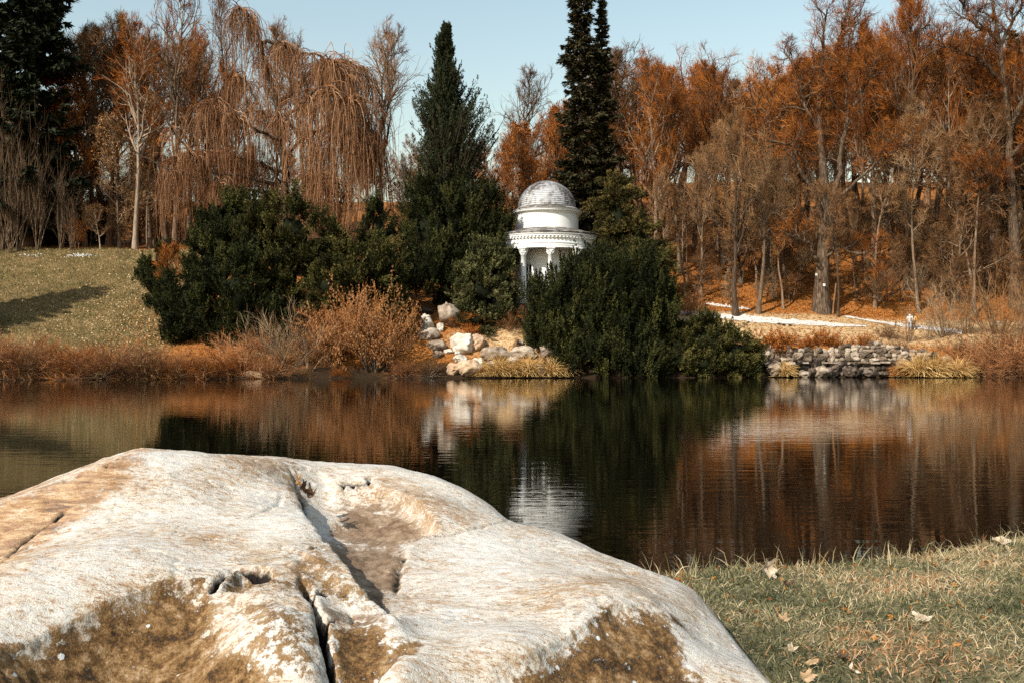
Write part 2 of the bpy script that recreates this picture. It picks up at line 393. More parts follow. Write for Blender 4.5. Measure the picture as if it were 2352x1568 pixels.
tag(obj('lawn', nbm, m), 'near grassy bank of the pond', None, None, 'structure')

# ------------------------------------------------------------------ the big foreground boulder
SIL = [(-200, 1235, 3.9), (-80, 1170, 4.05), (0, 1139, 4.2), (80, 1106, 4.4), (150, 1078, 4.6), (240, 1046, 4.8), (320, 1026, 4.9), (420, 1030, 4.9), (520, 1035, 4.85), (640, 1040, 4.8),
       (720, 1051, 4.75), (800, 1051, 4.7), (900, 1058, 4.7), (1000, 1081, 4.7), (1080, 1118, 4.6), (1130, 1152, 4.55), (1172, 1190, 4.45), (1186, 1191, 4.42), (1230, 1199, 4.40), (1290, 1218, 4.35), (1380, 1262, 4.3), (1480, 1294, 4.2),
       (1560, 1322, 4.1), (1600, 1345, 4.0), (1660, 1420, 3.78), (1720, 1500, 3.52), (1780, 1568, 3.2)]
TOP = [(-60, 1515, 2.55), (0, 1490, 2.62), (120, 1440, 2.75), (240, 1386, 2.88), (330, 1350, 2.98), (420, 1332, 3.03), (500, 1316, 3.1), (-60, 1290, 3.3), (0, 1270, 3.4), (220, 1225, 3.45), (400, 1190, 3.6),
       (560, 1200, 3.6), (640, 1150, 3.95), (680, 1112, 4.1), (712, 1165, 3.85), (745, 1215, 3.6), (800, 1280, 3.35), (850, 1340, 3.15), (905, 1415, 2.95), (700, 1260, 3.36), (640, 1280, 3.28), (760, 1340, 3.12),
       (740, 1163, 4.08), (790, 1215, 3.85), (840, 1270, 3.6), (880, 1320, 3.4), (905, 1375, 3.15), (690, 1078, 4.42), (708, 1108, 4.3), (728, 1062, 4.62), (735, 1100, 4.42),
       (780, 1108, 4.42), (850, 1106, 4.42), (960, 1140, 4.25), (1000, 1195, 4.05), (1020, 1222, 4.0), (900, 1085, 4.55), (1050, 1140, 4.4), (1100, 1172, 4.33), (820, 1165, 4.2), (930, 1205, 4.02), (870, 1228, 3.94),
       (940, 1240, 3.88), (1020, 1233, 3.96), (1120, 1210, 4.12), (950, 1300, 3.6), (1100, 1260, 3.85), (1250, 1262, 3.95), (1000, 1380, 3.25), (1200, 1350, 3.4), (1350, 1320, 3.62), (1480, 1332, 3.75), (1560, 1362, 3.7),
       (950, 1450, 2.95), (1100, 1440, 3.0), (1250, 1420, 3.1), (1400, 1383, 3.25), (1500, 1385, 3.36), (900, 1535, 2.68), (1000, 1512, 2.74), (1150, 1490, 2.82), (1250, 1500, 2.86), (1250, 1568, 2.77), (1250, 1720, 2.66),
       (1400, 1480, 3.02), (1400, 1568, 2.92), (1400, 1720, 2.8), (1540, 1480, 3.18), (1540, 1568, 3.03), (1540, 1700, 2.9), (1000, 1568, 2.66), (1000, 1720, 2.56), (880, 1568, 2.62), (1620, 1480, 3.38), (1690, 1568, 3.13),
       (820, 1430, 3.02), (820, 1500, 2.84), (820, 1568, 2.74), (820, 1720, 2.64), (780, 1395, 3.06), (560, 1347, 2.99), (650, 1390, 2.87), (705, 1450, 2.77), (600, 1440, 2.76), (620, 1568, 2.63), (725, 1568, 2.63), (620, 1720, 2.55),
       (740, 1395, 2.98), (0, 1568, 2.53), (120, 1568, 2.63), (240, 1568, 2.71), (360, 1568, 2.75), (470, 1568, 2.70), (240, 1470, 2.8), (360, 1445, 2.88), (455, 1420, 2.91), (480, 1480, 2.82), (0, 1750, 2.45), (240, 1750, 2.58), (480, 1750, 2.58)]
cp = [P(*q) for q in SIL + TOP]
for (u, v, D) in SIL[:-5]:
    cp.append(P(u, v, D) * np.array([1, 0, 0]) + np.array([0, D + .30, P(u, v, D)[2] - .11]))
    cp.append(P(u, v, D) * np.array([1, 0, 0]) + np.array([0, D + .75, .45]))
cp += [np.array(q, float) for q in [(-2.5, 3.4, 1.1), (-2.9, 3.5, .6), (-2.2, 2.6, 1.0), (-2.3, 2.2, .6), (-2.5, 4.2, 1.1), (-3.0, 4.2, .5), (-1.5, 2.2, .7), (-.8, 2.2, .7), (0, 2.2, .7), (.6, 2.4, .6), (1.25, 2.9, .6),
                                   (1.45, 3.3, .65), (1.55, 3.8, .6), (1.5, 4.4, .6), (1.3, 4.9, .5)]]
cp = np.array(cp)
def tps_fit(p, z, lam):
    n = len(p); d = np.linalg.norm(p[:, None] - p[None], axis=-1); K = np.where(d > 0, d * d * np.log(d + 1e-12), 0) + lam * np.eye(n)
    Q = np.column_stack([np.ones(n), p]); A = np.block([[K, Q], [Q.T, np.zeros((3, 3))]])
    return np.linalg.solve(A, np.concatenate([z, np.zeros(3)]))
_w = tps_fit(cp[:, :2], cp[:, 2], 2e-4)
def tps(x, y):
    o = np.empty(x.size); xf, yf = x.ravel(), y.ravel(); n = len(cp)
    for s in range(0, x.size, 40000):
        d = np.hypot(xf[s:s + 40000, None] - cp[None, :, 0], yf[s:s + 40000, None] - cp[None, :, 1])
        o[s:s + 40000] = (d * d * np.log(d + 1e-12)) @ _w[:n] + _w[n] + _w[n + 1] * xf[s:s + 40000] + _w[n + 2] * yf[s:s + 40000]
    return o.reshape(x.shape)
rx = np.arange(-3.0, 1.7, .006); ry = np.arange(2.05, 5.75, .006)
RX, RY = np.meshgrid(rx, ry, indexing='ij'); RZ0 = tps(RX, RY)
_su = np.array([q_[0] for q_ in SIL], float); _sz = np.interp(CX + RX * F / RY, _su, [EYE + (V0 - q_[1]) * q_[2] / F for q_ in SIL]); _sv = np.interp(CX + RX * F / RY, _su, [q_[1] for q_ in SIL])
_ut = np.arange(-400, 1900, 4.0); _gk = np.exp(-.5 * (np.arange(-24, 25) / 3) ** 2); _gk /= _gk.sum()
_sm = lambda tab: np.convolve(np.pad(np.interp(_ut, _su, tab), 24, mode='edge'), _gk, 'valid')
_RU = CX + RX * F / RY; _sv = np.interp(_RU, _ut, _sm([q_[1] for q_ in SIL]))
_cap = EYE - (_sv - V0) * RY / F; _e = RZ0 - _cap; RZ0 = _cap + np.where(_e > -.04, -.02 + .0 * _e - .02 * np.exp(-np.clip(_e + .04, 0, 9) / .02) , _e)   # no part of the crest rises past its measured outline
def rz0(x, y):
    fx = np.clip((x - rx[0]) / .006, 0, len(rx) - 1.01); fy = np.clip((y - ry[0]) / .006, 0, len(ry) - 1.01); i = np.asarray(fx).astype(int); j = np.asarray(fy).astype(int)
    return RZ0[i, j]
def on_rock(u, v):
    D = np.arange(2.2, 5.6, .004); x = (u - CX) * D / F; z = EYE + (V0 - v) * D / F
    g_ = z - rz0(x, D); k = np.argmax(g_ <= 0) if (g_ <= 0).any() else np.argmin(g_); return np.array([x[k], D[k]])
def rock_line(pts, n=14):
    q = []
    for a, b_ in zip(pts[:-1], pts[1:]):
        for t in np.linspace(0, 1, n, endpoint=False): q.append((a[0] + (b_[0] - a[0]) * t, a[1] + (b_[1] - a[1]) * t))
    q.append(pts[-1]); return np.array([on_rock(*s) for s in q])
def dist_line(L):
    """distance from every grid point to polyline L, sign (+ = right of travel) and position along it"""
    best = np.full(RX.shape, 9.0); sg = np.zeros(RX.shape); tt = np.zeros(RX.shape)
    for k in range(len(L) - 1):
        a, b_ = L[k], L[k + 1]; e = b_ - a; l2 = (e ** 2).sum()
        if l2 < 1e-10: continue
        t = np.clip(((RX - a[0]) * e[0] + (RY - a[1]) * e[1]) / l2, 0, 1)
        d = np.hypot(RX - a[0] - t * e[0], RY - a[1] - t * e[1]); mk = d < best
        best = np.where(mk, d, best); tt = np.where(mk, (k + t) / (len(L) - 1), tt)
        sg = np.where(mk, np.sign((RX - a[0]) * e[1] - (RY - a[1]) * e[0]), sg)
    return best, sg, tt
# projected bearings of the surface, used once to look up where the traced stain and tan outlines lie on the stone
RU = CX + RX * F / RY; RV = V0 + (EYE - RZ0) * F / RY
wob_u = 44 * fbm(RX * 5, RY * 5, 4, 31) + 34 * fbm(RX * 20, RY * 20, 4, 32); wob_v = 30 * fbm(RX * 5, RY * 5, 4, 33) + 28 * fbm(RX * 20, RY * 20, 4, 34)
def patch(poly, soft):
    """mask of the stone's surface inside a traced outline, ragged edge"""
    x, y = RU + wob_u, RV + wob_v; ins = np.zeros(x.shape, bool); dm = np.full(x.shape, 1e9)
    for k in range(len(poly)):
        (x1, y1), (x2, y2) = poly[k], poly[(k + 1) % len(poly)]
        c = (y1 > y) != (y2 > y); ins ^= c & (x < (x2 - x1) * (y - y1) / ((y2 - y1) if y2 != y1 else 1e-9) + x1)
        l2 = (x2 - x1) ** 2 + (y2 - y1) ** 2; t = np.clip(((x - x1) * (x2 - x1) + (y - y1) * (y2 - y1)) / l2, 0, 1)
        dm = np.minimum(dm, np.hypot(x - x1 - t * (x2 - x1), y - y1 - t * (y2 - y1)))
    soft = soft * 2.2; return np.clip(.5 + np.where(ins, dm, -dm) / (2 * soft), 0, 1)
brown = np.zeros(RX.shape); ochre = np.zeros(RX.shape); tan_ = np.zeros(RX.shape); dark = np.zeros(RX.shape)
brown = np.maximum(brown, patch([(-400, 1640), (-60, 1515), (60, 1470), (160, 1425), (240, 1388), (340, 1345), (420, 1332), (480, 1332), (500, 1380), (470, 1440), (500, 1490), (560, 1520), (600, 1568), (640, 1900), (-400, 1900)], 14))
brown = np.maximum(brown, .9 * patch([(1110, 1640), (1150, 1545), (1205, 1505), (1270, 1478), (1340, 1440), (1400, 1398), (1480, 1388), (1545, 1420), (1575, 1500), (1600, 1600), (1600, 1900), (1100, 1900)], 14))
brown = np.maximum(brown, .9 * patch([(764, 1450), (830, 1452), (910, 1478), (955, 1462), (965, 1480), (905, 1528), (880, 1575), (860, 1900), (764, 1900)], 10))
brown = np.maximum(brown, .55 * patch([(500, 1330), (560, 1322), (640, 1335), (700, 1400), (735, 1470), (750, 1568), (560, 1568), (520, 1470)], 30))
brown = np.maximum(brown, .62 * patch([(640, 1300), (700, 1235), (800, 1320), (860, 1385), (900, 1430), (840, 1410), (770, 1380), (700, 1350)], 16))
brown = np.maximum(brown, .7 * patch([(500, 1325), (540, 1300), (600, 1296), (680, 1330), (700, 1352), (600, 1335), (520, 1350)], 10))
tan_ = np.maximum(tan_, patch([(722, 1190), (800, 1190), (935, 1240), (915, 1290), (905, 1360), (905, 1412), (850, 1345), (790, 1275)], 14))
tan_ = np.maximum(tan_, .85 * patch([(745, 1180), (800, 1130), (860, 1118), (950, 1150), (1010, 1215), (930, 1238), (800, 1195)], 16))
tan_ = np.maximum(tan_, .75 * patch([(690, 1075), (640, 1050), (520, 1045), (560, 1062), (660, 1090), (700, 1120), (715, 1090)], 12))
tan_ = np.maximum(tan_, .7 * patch([(750, 1400), (830, 1400), (900, 1440), (915, 1475), (820, 1455), (764, 1445)], 14))
ochre = np.maximum(ochre, patch([(-300, 1260), (-60, 1180), (100, 1112), (240, 1060), (330, 1045), (300, 1100), (200, 1170), (110, 1235), (0, 1320), (-300, 1480)], 34))
ochre = np.maximum(ochre, .52 * patch([(-300, 1480), (0, 1330), (130, 1235), (260, 1130), (330, 1120), (230, 1260), (60, 1400), (-300, 1570)], 40))
ochre = np.maximum(ochre, .5 * patch([(1000, 1110), (1100, 1150), (1170, 1190), (1100, 1215), (1020, 1228), (960, 1150)], 20))
ochre = np.maximum(ochre, .42 * patch([(960, 1260), (1150, 1230), (1350, 1280), (1400, 1330), (1200, 1360), (1000, 1340)], 50))
ochre = np.maximum(ochre, .8 * patch([(880, 1500), (960, 1460), (970, 1478), (900, 1530)], 8))
RZ = RZ0.copy()
seams = [([(668, 1070), (688, 1105), (700, 1140), (722, 1185), (748, 1222), (800, 1284), (850, 1344), (882, 1385), (905, 1412)], .017, .13, 1), ([(690, 1318), (702, 1345), (722, 1388), (736, 1430), (742, 1470), (756, 1520), (764, 1575)], .013, .15, 1),
         ([(478, 1352), (510, 1322), (540, 1306), (600, 1305), (640, 1325)], .011, .06, 1), ([(-30, 1303), (20, 1270), (60, 1236), (110, 1200), (160, 1162)], .012, .022, .9), ([(735, 1440), (770, 1432), (820, 1436)], .006, .03, 1),
         ([(800, 1408), (812, 1428), (806, 1450)], .006, .03, .9), ([(688, 1350), (712, 1362), (760, 1352), (815, 1372)], .006, .03, .9), ([(940, 1238), (985, 1232), (1050, 1222), (1120, 1206), (1172, 1192)], .009, .03, .55), ([(888, 1230), (935, 1240), (948, 1236)], .006, .02, .9),
         ([(930, 1270), (915, 1300), (908, 1335)], .014, .02, .7), ([(770, 1105), (800, 1102), (845, 1100), (855, 1085)], .012, .05, .9), ([(912, 1424), (900, 1380)], .008, .02, .6), ([(240, 1075), (262, 1062), (280, 1052)], .006, .012, .8),
         ([(940, 1272), (985, 1283), (1010, 1290)], .003, .01, .6), ([(560, 1190), (600, 1172), (640, 1150), (648, 1120)], .012, .012, .45)]
for pts, wd, dp, dk in seams:
    L = rock_line(pts); d, sg, tt = dist_line(L); d = d + .016 * fbm(RX * 22, RY * 22, 4, 41) + .003
    taper = np.clip(np.minimum(tt, 1 - tt) * 9, .15, 1) * (.7 + .5 * np.clip(fbm(tt * 14, tt * 0 + wd * 900, 2, 45) + .4, 0, 1))
    RZ -= dp * taper * np.exp(-(np.clip(d, 0, 9) / (wd * (.6 + .4 * taper))) ** 2)
    dark = np.maximum(dark, dk * taper * np.exp(-(np.clip(d, 0, 9) / (wd * 1.35)) ** 2))  # black of the crack shade painted into the stone colour
    brown = np.maximum(brown, .38 * dk * taper * np.exp(-(np.clip(d, 0, 9) / (wd * 3.5)) ** 2))
L = rock_line(seams[0][0]); d, sg, tt = dist_line(L)       # left lip stands proud of the panel right of the long crack
RZ -= np.where(sg < 0, .085 * np.exp(-(d / .20) ** 2) * np.clip(tt * 5, 0, 1) * np.clip((1 - tt) * 5, 0, 1), 0)
for pts, hh_, fo in [([(-60, 1515), (60, 1470), (160, 1425), (240, 1388), (340, 1345), (430, 1330), (490, 1322)], .055, .22), ([(738, 1075), (775, 1106), (850, 1104), (900, 1118), (960, 1145), (1000, 1190), (1022, 1222)], .075, .42), ([(490, 1350), (540, 1308), (600, 1302), (650, 1322)], .06, .11),
                     ([(1120, 1530), (1200, 1500), (1270, 1475), (1340, 1440), (1400, 1397), (1490, 1385)], .035, .25), ([(640, 1290), (700, 1262), (760, 1320), (820, 1375)], .02, .08), ([(905, 1290), (935, 1250), (1000, 1236), (1110, 1210)], -.02, .06)]:
    L = rock_line(pts); d, sg, tt = dist_line(L); d = d + .02 * fbm(RX * 9, RY * 9, 3, 43)
    RZ -= np.where(sg > 0, hh_ * (1 - np.exp(-np.clip(d, 0, 9) / .018)) * np.exp(-(np.clip(d, 0, 9) / fo) ** 2) * np.clip(np.minimum(tt, 1 - tt) * 6, 0, 1), 0)
# foliation streaks and lumps of the stone itself
ca, sa = math.cos(.5), math.sin(.5); SU = RX * ca + RY * sa; SV = -RX * sa + RY * ca
rough = np.clip(brown + .5 * tan_, 0, 1)
RZ += .020 * fbm(RX * 2.2, RY * 2.2, 3, 51) + (.004 + .014 * rough) * fbm(RX * 9, RY * 9, 3, 52) + (.0022 + .0055 * rough) * fbm(RX * 34, RY * 34, 3, 53) + .0030 * fbm(SU * 9, SV * 40, 3, 54) + .010 * (np.abs(fbm(RX * 3.1, RY * 3.1, 4, 55)) ** .7 - .3) - .006 * np.exp(-(fbm(SU * 2.6, SV * 7, 4, 56) / .03) ** 2)
n_, m_ = RX.shape; idx = np.arange(n_ * m_).reshape(n_, m_)
q = np.stack([idx[:-1, :-1], idx[1:, :-1], idx[1:, 1:], idx[:-1, 1:]], -1).reshape(-1, 4)
keep = (RZ.ravel() > NB(RX, RY).ravel() - .12) & (RZ.ravel() > -.4)
q = q[keep[q].any(1)]
used = np.unique(q); remap = np.full(n_ * m_, -1); remap[used] = np.arange(len(used))
Vr = np.stack([RX, RY, RZ], -1).reshape(-1, 3)[used]
sx_ = SU.ravel()[used]; sy_ = SV.ravel()[used]
me = mesh_data('boulder', Vr, [remap[q]], True, {'brown': brown.ravel()[used], 'ochre': ochre.ravel()[used], 'tan': tan_.ravel()[used], 'dark': dark.ravel()[used]})
m, nt, b = nodes('weathered_boulder')
v = coords(nt); vs = coords(nt, 'Object', (1.0, 3.6, 1.6), (0, 0, -.5))
ns = noise(nt, 9, 5, .65, vs, .3); nbg = noise(nt, 2.0, 5, .6, v); nf = noise(nt, 30, 6, .78, v); nx = noise(nt, 150, 3, .65, v); nm = noise(nt, 8, 5, .65, v, .6)
cream = ramp(nt, [(.34, (.29, .19, .105)), (.42, (.43, .34, .24)), (.49, (.52, .465, .385)), (.61, (.565, .535, .48))])
f = math_n(nt, 'MULTIPLY_ADD', ns.outputs[0], .5, math_n(nt, 'MULTIPLY', nbg.outputs[0], .55))
nt.links.new(f, cream.inputs[0])
tanr = ramp(nt, [(.34, (.055, .030, .015)), (.46, (.16, .10, .058)), (.56, (.26, .18, .115)), (.68, (.42, .33, .24))]); nt.links.new(math_n(nt, 'MULTIPLY_ADD', nf.outputs[0], .6, math_n(nt, 'MULTIPLY', nm.outputs[0], .4)), tanr.inputs[0])
ochr = ramp(nt, [(.36, (.055, .024, .010)), (.46, (.26, .11, .030)), (.55, (.46, .27, .11)), (.68, (.58, .46, .32))]); nt.links.new(math_n(nt, 'MULTIPLY_ADD', ns.outputs[0], .75, math_n(nt, 'MULTIPLY', nm.outputs[0], .25)), ochr.inputs[0])
brr = ramp(nt, [(.36, (.006, .004, .002)), (.42, (.032, .016, .005)), (.475, (.105, .052, .015)), (.53, (.20, .112, .042)), (.59, (.31, .21, .12)), (.67, (.52, .44, .34))])
nt.links.new(math_n(nt, 'MULTIPLY_ADD', nf.outputs[0], .55, math_n(nt, 'MULTIPLY_ADD', nm.outputs[0], .30, math_n(nt, 'MULTIPLY', nx.outputs[0], .15))), brr.inputs[0])
def brk(a, k):   # break a mask up with grain so stains and other patches end in specks
    s = math_n(nt, 'ADD', a, math_n(nt, 'MULTIPLY_ADD', nf.outputs[0], k, -k * .5))
    r_ = ramp(nt, [(.36, (0, 0, 0)), (.60, (1, 1, 1))]); nt.links.new(s, r_.inputs[0]); return r_.outputs[0]
c = mix(nt, math_n(nt, 'MULTIPLY', brk(attr(nt, 'ochre'), 1.1), .8), cream.outputs[0], ochr.outputs[0])
fv = coords(nt, 'Object', (1, 3.2, 1.6), (0, 0, -.5))
for sc_, lo_, hi_, cc_, st_ in ((15, .53, .66, (.34, .20, .095), .6), (36, .545, .63, (.26, .13, .05), .75), (80, .58, .65, (.13, .06, .022), .7)):
    fl_ = noise(nt, sc_, 4, .62, fv, .5); fk = ramp(nt, [(lo_, (0, 0, 0)), (hi_, (1, 1, 1))])
    nt.links.new(math_n(nt, 'MULTIPLY_ADD', nbg.outputs[0], -.30, math_n(nt, 'ADD', fl_.outputs[0], .15)), fk.inputs[0]); c = mix(nt, math_n(nt, 'MULTIPLY', fk.outputs[0], st_), c, cc_)
c = mix(nt, brk(attr(nt, 'tan'), 1.6), c, tanr.outputs[0])
c = mix(nt, brk(attr(nt, 'brown'), 2.8), c, brr.outputs[0])
c = mix(nt, brk(attr(nt, 'dark'), .25), c, (.012, .008, .005))
vo = nt.nodes.new('ShaderNodeTexVoronoi'); vo.inputs['Scale'].default_value = 30; nt.links.new(v, vo.inputs['Vector'])     # scattered white lichen
sep = nt.nodes.new('ShaderNodeSeparateColor'); nt.links.new(vo.outputs['Color'], sep.inputs[0])
big = math_n(nt, 'GREATER_THAN', sep.outputs[0], .90)
rad = math_n(nt, 'MULTIPLY_ADD', nf.outputs[0], .5, math_n(nt, 'MULTIPLY_ADD', sep.outputs[1], .26, -.20))
li = math_n(nt, 'MULTIPLY', math_n(nt, 'MULTIPLY', math_n(nt, 'LESS_THAN', vo.outputs['Distance'], rad), big), math_n(nt, 'GREATER_THAN', math_n(nt, 'ADD', attr(nt, 'brown'), attr(nt, 'dark')), .35))
c = mix(nt, math_n(nt, 'MULTIPLY', li, .9), c, (.55, .57, .55))
nt.links.new(c, b.inputs['Base Color']); b.inputs['Roughness'].default_value = .82; b.inputs['Specular IOR Level'].default_value = .25
hh = math_n(nt, 'MULTIPLY_ADD', nf.outputs[0], .6, math_n(nt, 'MULTIPLY', nx.outputs[0], .35)); hh = math_n(nt, 'ADD', hh, math_n(nt, 'MULTIPLY', ns.outputs[0], .5))
bump(nt, b, hh, 1.0, .011)
rk = obj('boulder', me, m)
tag(rk, 'huge cream and brown cracked boulder filling the foreground', 'boulder')

# ------------------------------------------------------------------ near grass, dead leaves
rng = R(5)
def blades(rng, x, y, zf, length, width, K=4, lean=(.3, 1.25), tint=None):
    n = len(x); base = np.stack([x, y, zf(x, y) - .004], -1); az = rng.random(n) * 2 * np.pi; ln = rng.uniform(*lean, n)
    d = np.stack([np.cos(az) * np.sin(ln), np.sin(az) * np.sin(ln), np.cos(ln)], -1); L = rng.uniform(*length, n)
    droop = rng.uniform(.1, .7, n); pts = [base]; p = base
    for k in range(K - 1):
        d = norm(d + np.array([0, 0, -1.0]) * (droop * .5 * k)[:, None] + rng.normal(size=(n, 3)) * .12); p = p + d * (L / (K - 1))[:, None]
        zz = zf(p[:, 0], p[:, 1]); p = np.stack([p[:, 0], p[:, 1], np.maximum(p[:, 2], zz + .002)], -1); pts.append(p)
    Pt = np.stack(pts, 1); s = norm(np.cross(Pt[:, -1] - Pt[:, 0], rng.normal(size=(n, 3)))); w = rng.uniform(*width, n)
    wk = np.array([.8, 1, .75, .08])[:K][None, :, None] * w[:, None, None] * s[:, None, :]
    V = np.stack([Pt - wk, Pt + wk], 2).reshape(-1, 3); i = np.arange(n * K * 2).reshape(n, K, 2)
    q = np.stack([i[:, :-1, 0], i[:, :-1, 1], i[:, 1:, 1], i[:, 1:, 0]], -1).reshape(-1, 4)
    return V, q, np.repeat(tint if tint is not None else rng.random(n), K * 2)
def rock_free(x, y):
    inside = (x > rx[0]) & (x < rx[-1]) & (y > ry[0]) & (y < ry[-1])
    fx = np.clip(((x - rx[0]) / .006), 0, n_ - 1).astype(int); fy = np.clip(((y - ry[0]) / .006), 0, m_ - 1).astype(int)
    return ~(inside & (RZ[fx, fy] > NB(x, y) + .01))
x = np.concatenate([rng.uniform(.35, 4.3, 105000), rng.uniform(-6, 9, 14000)]); y = np.concatenate([rng.uniform(2.5, 6.9, 105000), rng.uniform(.5, 7.2, 14000)])
ok = (y < edge_y(x) + .35) & rock_free(x, y); x, y = x[ok], y[ok]
pt = fbm(x * 1.6, y * 1.6, 3, 61); tt = np.clip(.42 + .75 * pt + rng.normal(size=len(x)) * .24, 0, 1)
orange = np.exp(-(((x - 1.50) / .28) ** 2 + ((y - 3.85) / .30) ** 2)); tt = np.where(rng.random(len(x)) < orange * .75, rng.uniform(.92, 1.0, len(x)), tt)
V, q, a = blades(rng, x, y, NB, (.020, .062), (.0010, .0024), tint=tt)
m = mat_tint('grass_blades', [(0, (.025, .032, .008)), (.28, (.095, .100, .034)), (.48, (.25, .225, .105)), (.68, (.46, .36, .20)), (.9, (.62, .49, .31)), (1, (.42, .16, .04))], .6, 0, .4, .3)
tag(obj('grass', mesh_data('grass', V, [q], False, {'tint': a}), m), 'short green and straw coloured grass beside the boulder', None, None, 'stuff')
n = 420; x = rng.uniform(.7, 4.0, n); y = edge_y(x) + rng.uniform(-.35, .12, n); ok = rock_free(x, y)
V, q, a = blades(rng, x[ok], y[ok], NB, (.07, .16), (.0014, .0028), lean=(.05, .7), tint=np.clip(rng.normal(.6, .25, n), 0, 1)[ok])
tag(obj('grass', mesh_data('grass_edge', V, [q], False, {'tint': a}), m), 'taller stray grass blades along the water edge', None, None, 'stuff')

LOBES = [(0, 1.0), (.14, .74), (.30, .60), (.46, .58), (.62, .62), (.78, .80), (.95, .92), (1.1, .66), (1.3, .50), (1.55, .56), (1.8, .66), (2.2, .42), (2.8, .30)]
def maple_leaf(name, seed, size, curl, m, lobed=True):
    rng = R(seed); ang = []; rad = []
    for (t, r_) in LOBES: ang.append(t); rad.append(r_)
    for (t, r_) in LOBES[::-1][:-1]: ang.append(-t); rad.append(r_)
    ang = np.array(ang); rad = np.array(rad) * (1 + rng.normal(size=len(rad)) * .09)
    if not lobed: ang = np.linspace(0, 2 * np.pi, 17, endpoint=False); rad = 1 / np.sqrt(np.cos(ang) ** 2 + (np.sin(ang) / .52) ** 2) * (1 + rng.normal(size=17) * .05)
    rings = [(1.0, rad), (.6, rad * .62 + .02), (.28, rad * .25 + .06)]
    V = []; 
    ph = rng.random(4) * 6
    for s, rr in rings:
        px = np.cos(ang) * rr; py = np.sin(ang) * rr
        pz = curl * (.55 * py ** 2 + .35 * px ** 2) + .10 * curl * np.sin(px * 5 + ph[0]) + .12 * curl * np.sin(py * 6 + ph[1]) + .05 * np.sin(ang * 5 + ph[2]) * s
        V.append(np.stack([px, py, pz], -1))
    k = len(ang); V = np.concatenate(V + [np.zeros((1, 3))]) * size
    F4 = []; F3 = []
    for r_ in range(2):
        for i in range(k): j = (i + 1) % k; F4.append((r_ * k + i, r_ * k + j, (r_ + 1) * k + j, (r_ + 1) * k + i))
    for i in range(k): F3.append((2 * k + i, 2 * k + (i + 1) % k, 3 * k))
    st = np.array([[[-.15 * size, 0, 0], [-.5 * size, .03 * size, .05 * size], [-1.0 * size, rng.normal() * .2 * size, .02 * size]]]); SV_, SQ = tubes(st, np.full((1, 3), .012 * size), 4)
    mb = MB().add(V, [np.array(F4), np.array(F3)], rng.random(k * 3 + 1) * .3 + .3).add(SV_, SQ, .15)
    return obj(name, mb.data(name, True), m)
def mat_leaf(name, c0, c1, c2):
    m, nt, b = nodes(name); n = noise(nt, 30, 5, .6, coords(nt)); r = ramp(nt, [(.3, c0), (.5, c1), (.72, c2)])
    nt.links.new(n.outputs[0], r.inputs[0]); nt.links.new(r.outputs[0], b.inputs['Base Color']); b.inputs['Roughness'].default_value = .75
    tr = nt.nodes.new('ShaderNodeBsdfTranslucent'); nt.links.new(r.outputs[0], tr.inputs[0]); ms = nt.nodes.new('ShaderNodeMixShader'); ms.inputs[0].default_value = .2
    nt.links.new(b.outputs[0], ms.inputs[1]); nt.links.new(tr.outputs[0], ms.inputs[2]); nt.links.new(ms.outputs[0], nt.nodes['Material Output'].inputs[0])
    return m
LP = mat_leaf('pale_dead_leaf', (.34, .23, .14), (.55, .42, .28), (.70, .58, .44)); LT = mat_leaf('tan_dead_leaf', (.20, .11, .05), (.42, .26, .13), (.58, .42, .26))
LO = mat_leaf('orange_dead_leaf', (.22, .08, .015), (.50, .22, .05), (.66, .38, .12)); LB = mat_leaf('brown_dead_leaf', (.025, .012, .006), (.075, .036, .016), (.16, .09, .045))
def near_ground(u, v, guess=.88):
    D = np.arange(2.0, 7.5, .004); x = (u - CX) * D / F; z = EYE + (V0 - v) * D / F; k = np.argmax(NB(x, D) >= z); return np.array([x[k], D[k], float(NB(x[k], D[k]))])
LEAVES = [(1762, 1330, .075, .9, LP, (70, 10, 40), 'large pale maple leaf standing upright at the grass edge above the water'), (1806, 1348, .045, 1.2, LB, (20, 40, 0), 'dark brown curled leaf beside the upright pale maple leaf'),
          (1800, 1432, .038, .8, LT, (15, -20, 60), 'tan leaf with its shadow in the grass, nearest the boulder midway'), (2110, 1428, .07, .7, LP, (18, 10, 20), 'wide pale lobed leaf lying flat in the middle of the grass'),
          (1985, 1462, .026, 1.0, LO, (25, 20, 80), 'bright orange curled leaf on the straw patch'), (2010, 1478, .022, 1.1, LO, (10, -20, 10), 'small orange leaf just below the bright curled one on the straw patch'),
          (1815, 1500, .034, 1.0, LP, (35, 0, 20), 'pale crumpled leaf close to the right flank of the boulder'), (1870, 1490, .028, .8, LP, (60, 15, 100), 'pale leaf tilted on edge left of the orange straw patch'), (1930, 1520, .04, 1.3, LB, (15, 10, 40), 'dark brown shrivelled leaf below the straw patch'),
          (1865, 1532, .028, 1.0, LT, (25, -15, 0), 'small tan leaf left of the dark shrivelled leaf'), (1955, 1548, .038, .9, LP, (20, 20, 30), 'pale pointed leaf right at the bottom of the grass'), (1850, 1566, .05, .5, LT, (20, 0, 5), 'tan leaf cut off by the bottom edge, beside the boulder'),
          (2240, 1520, .03, 1.1, LT, (20, 10, 50), 'tan brown leaf in the lower right grass'), (2210, 1400, .03, 1.0, LO, (40, 10, 90), 'small yellow orange leaf standing in the upper right grass'), (2300, 1250, .07, .8, LP, (25, 0, 15), 'pale grey leaf on the crest of the bank at far right'),
          (2190, 1350, .028, 1, LO, (30, 20, 20), 'tiny orange leaf below the crest on the right'), (2335, 1500, .03, 1, LP, (50, 0, 80), 'pale leaf on edge near the right border of the grass'), (1700, 1412, .03, 1.0, LB, (10, 10, 0), 'small dark leaf half hidden in the grass against the boulder')]
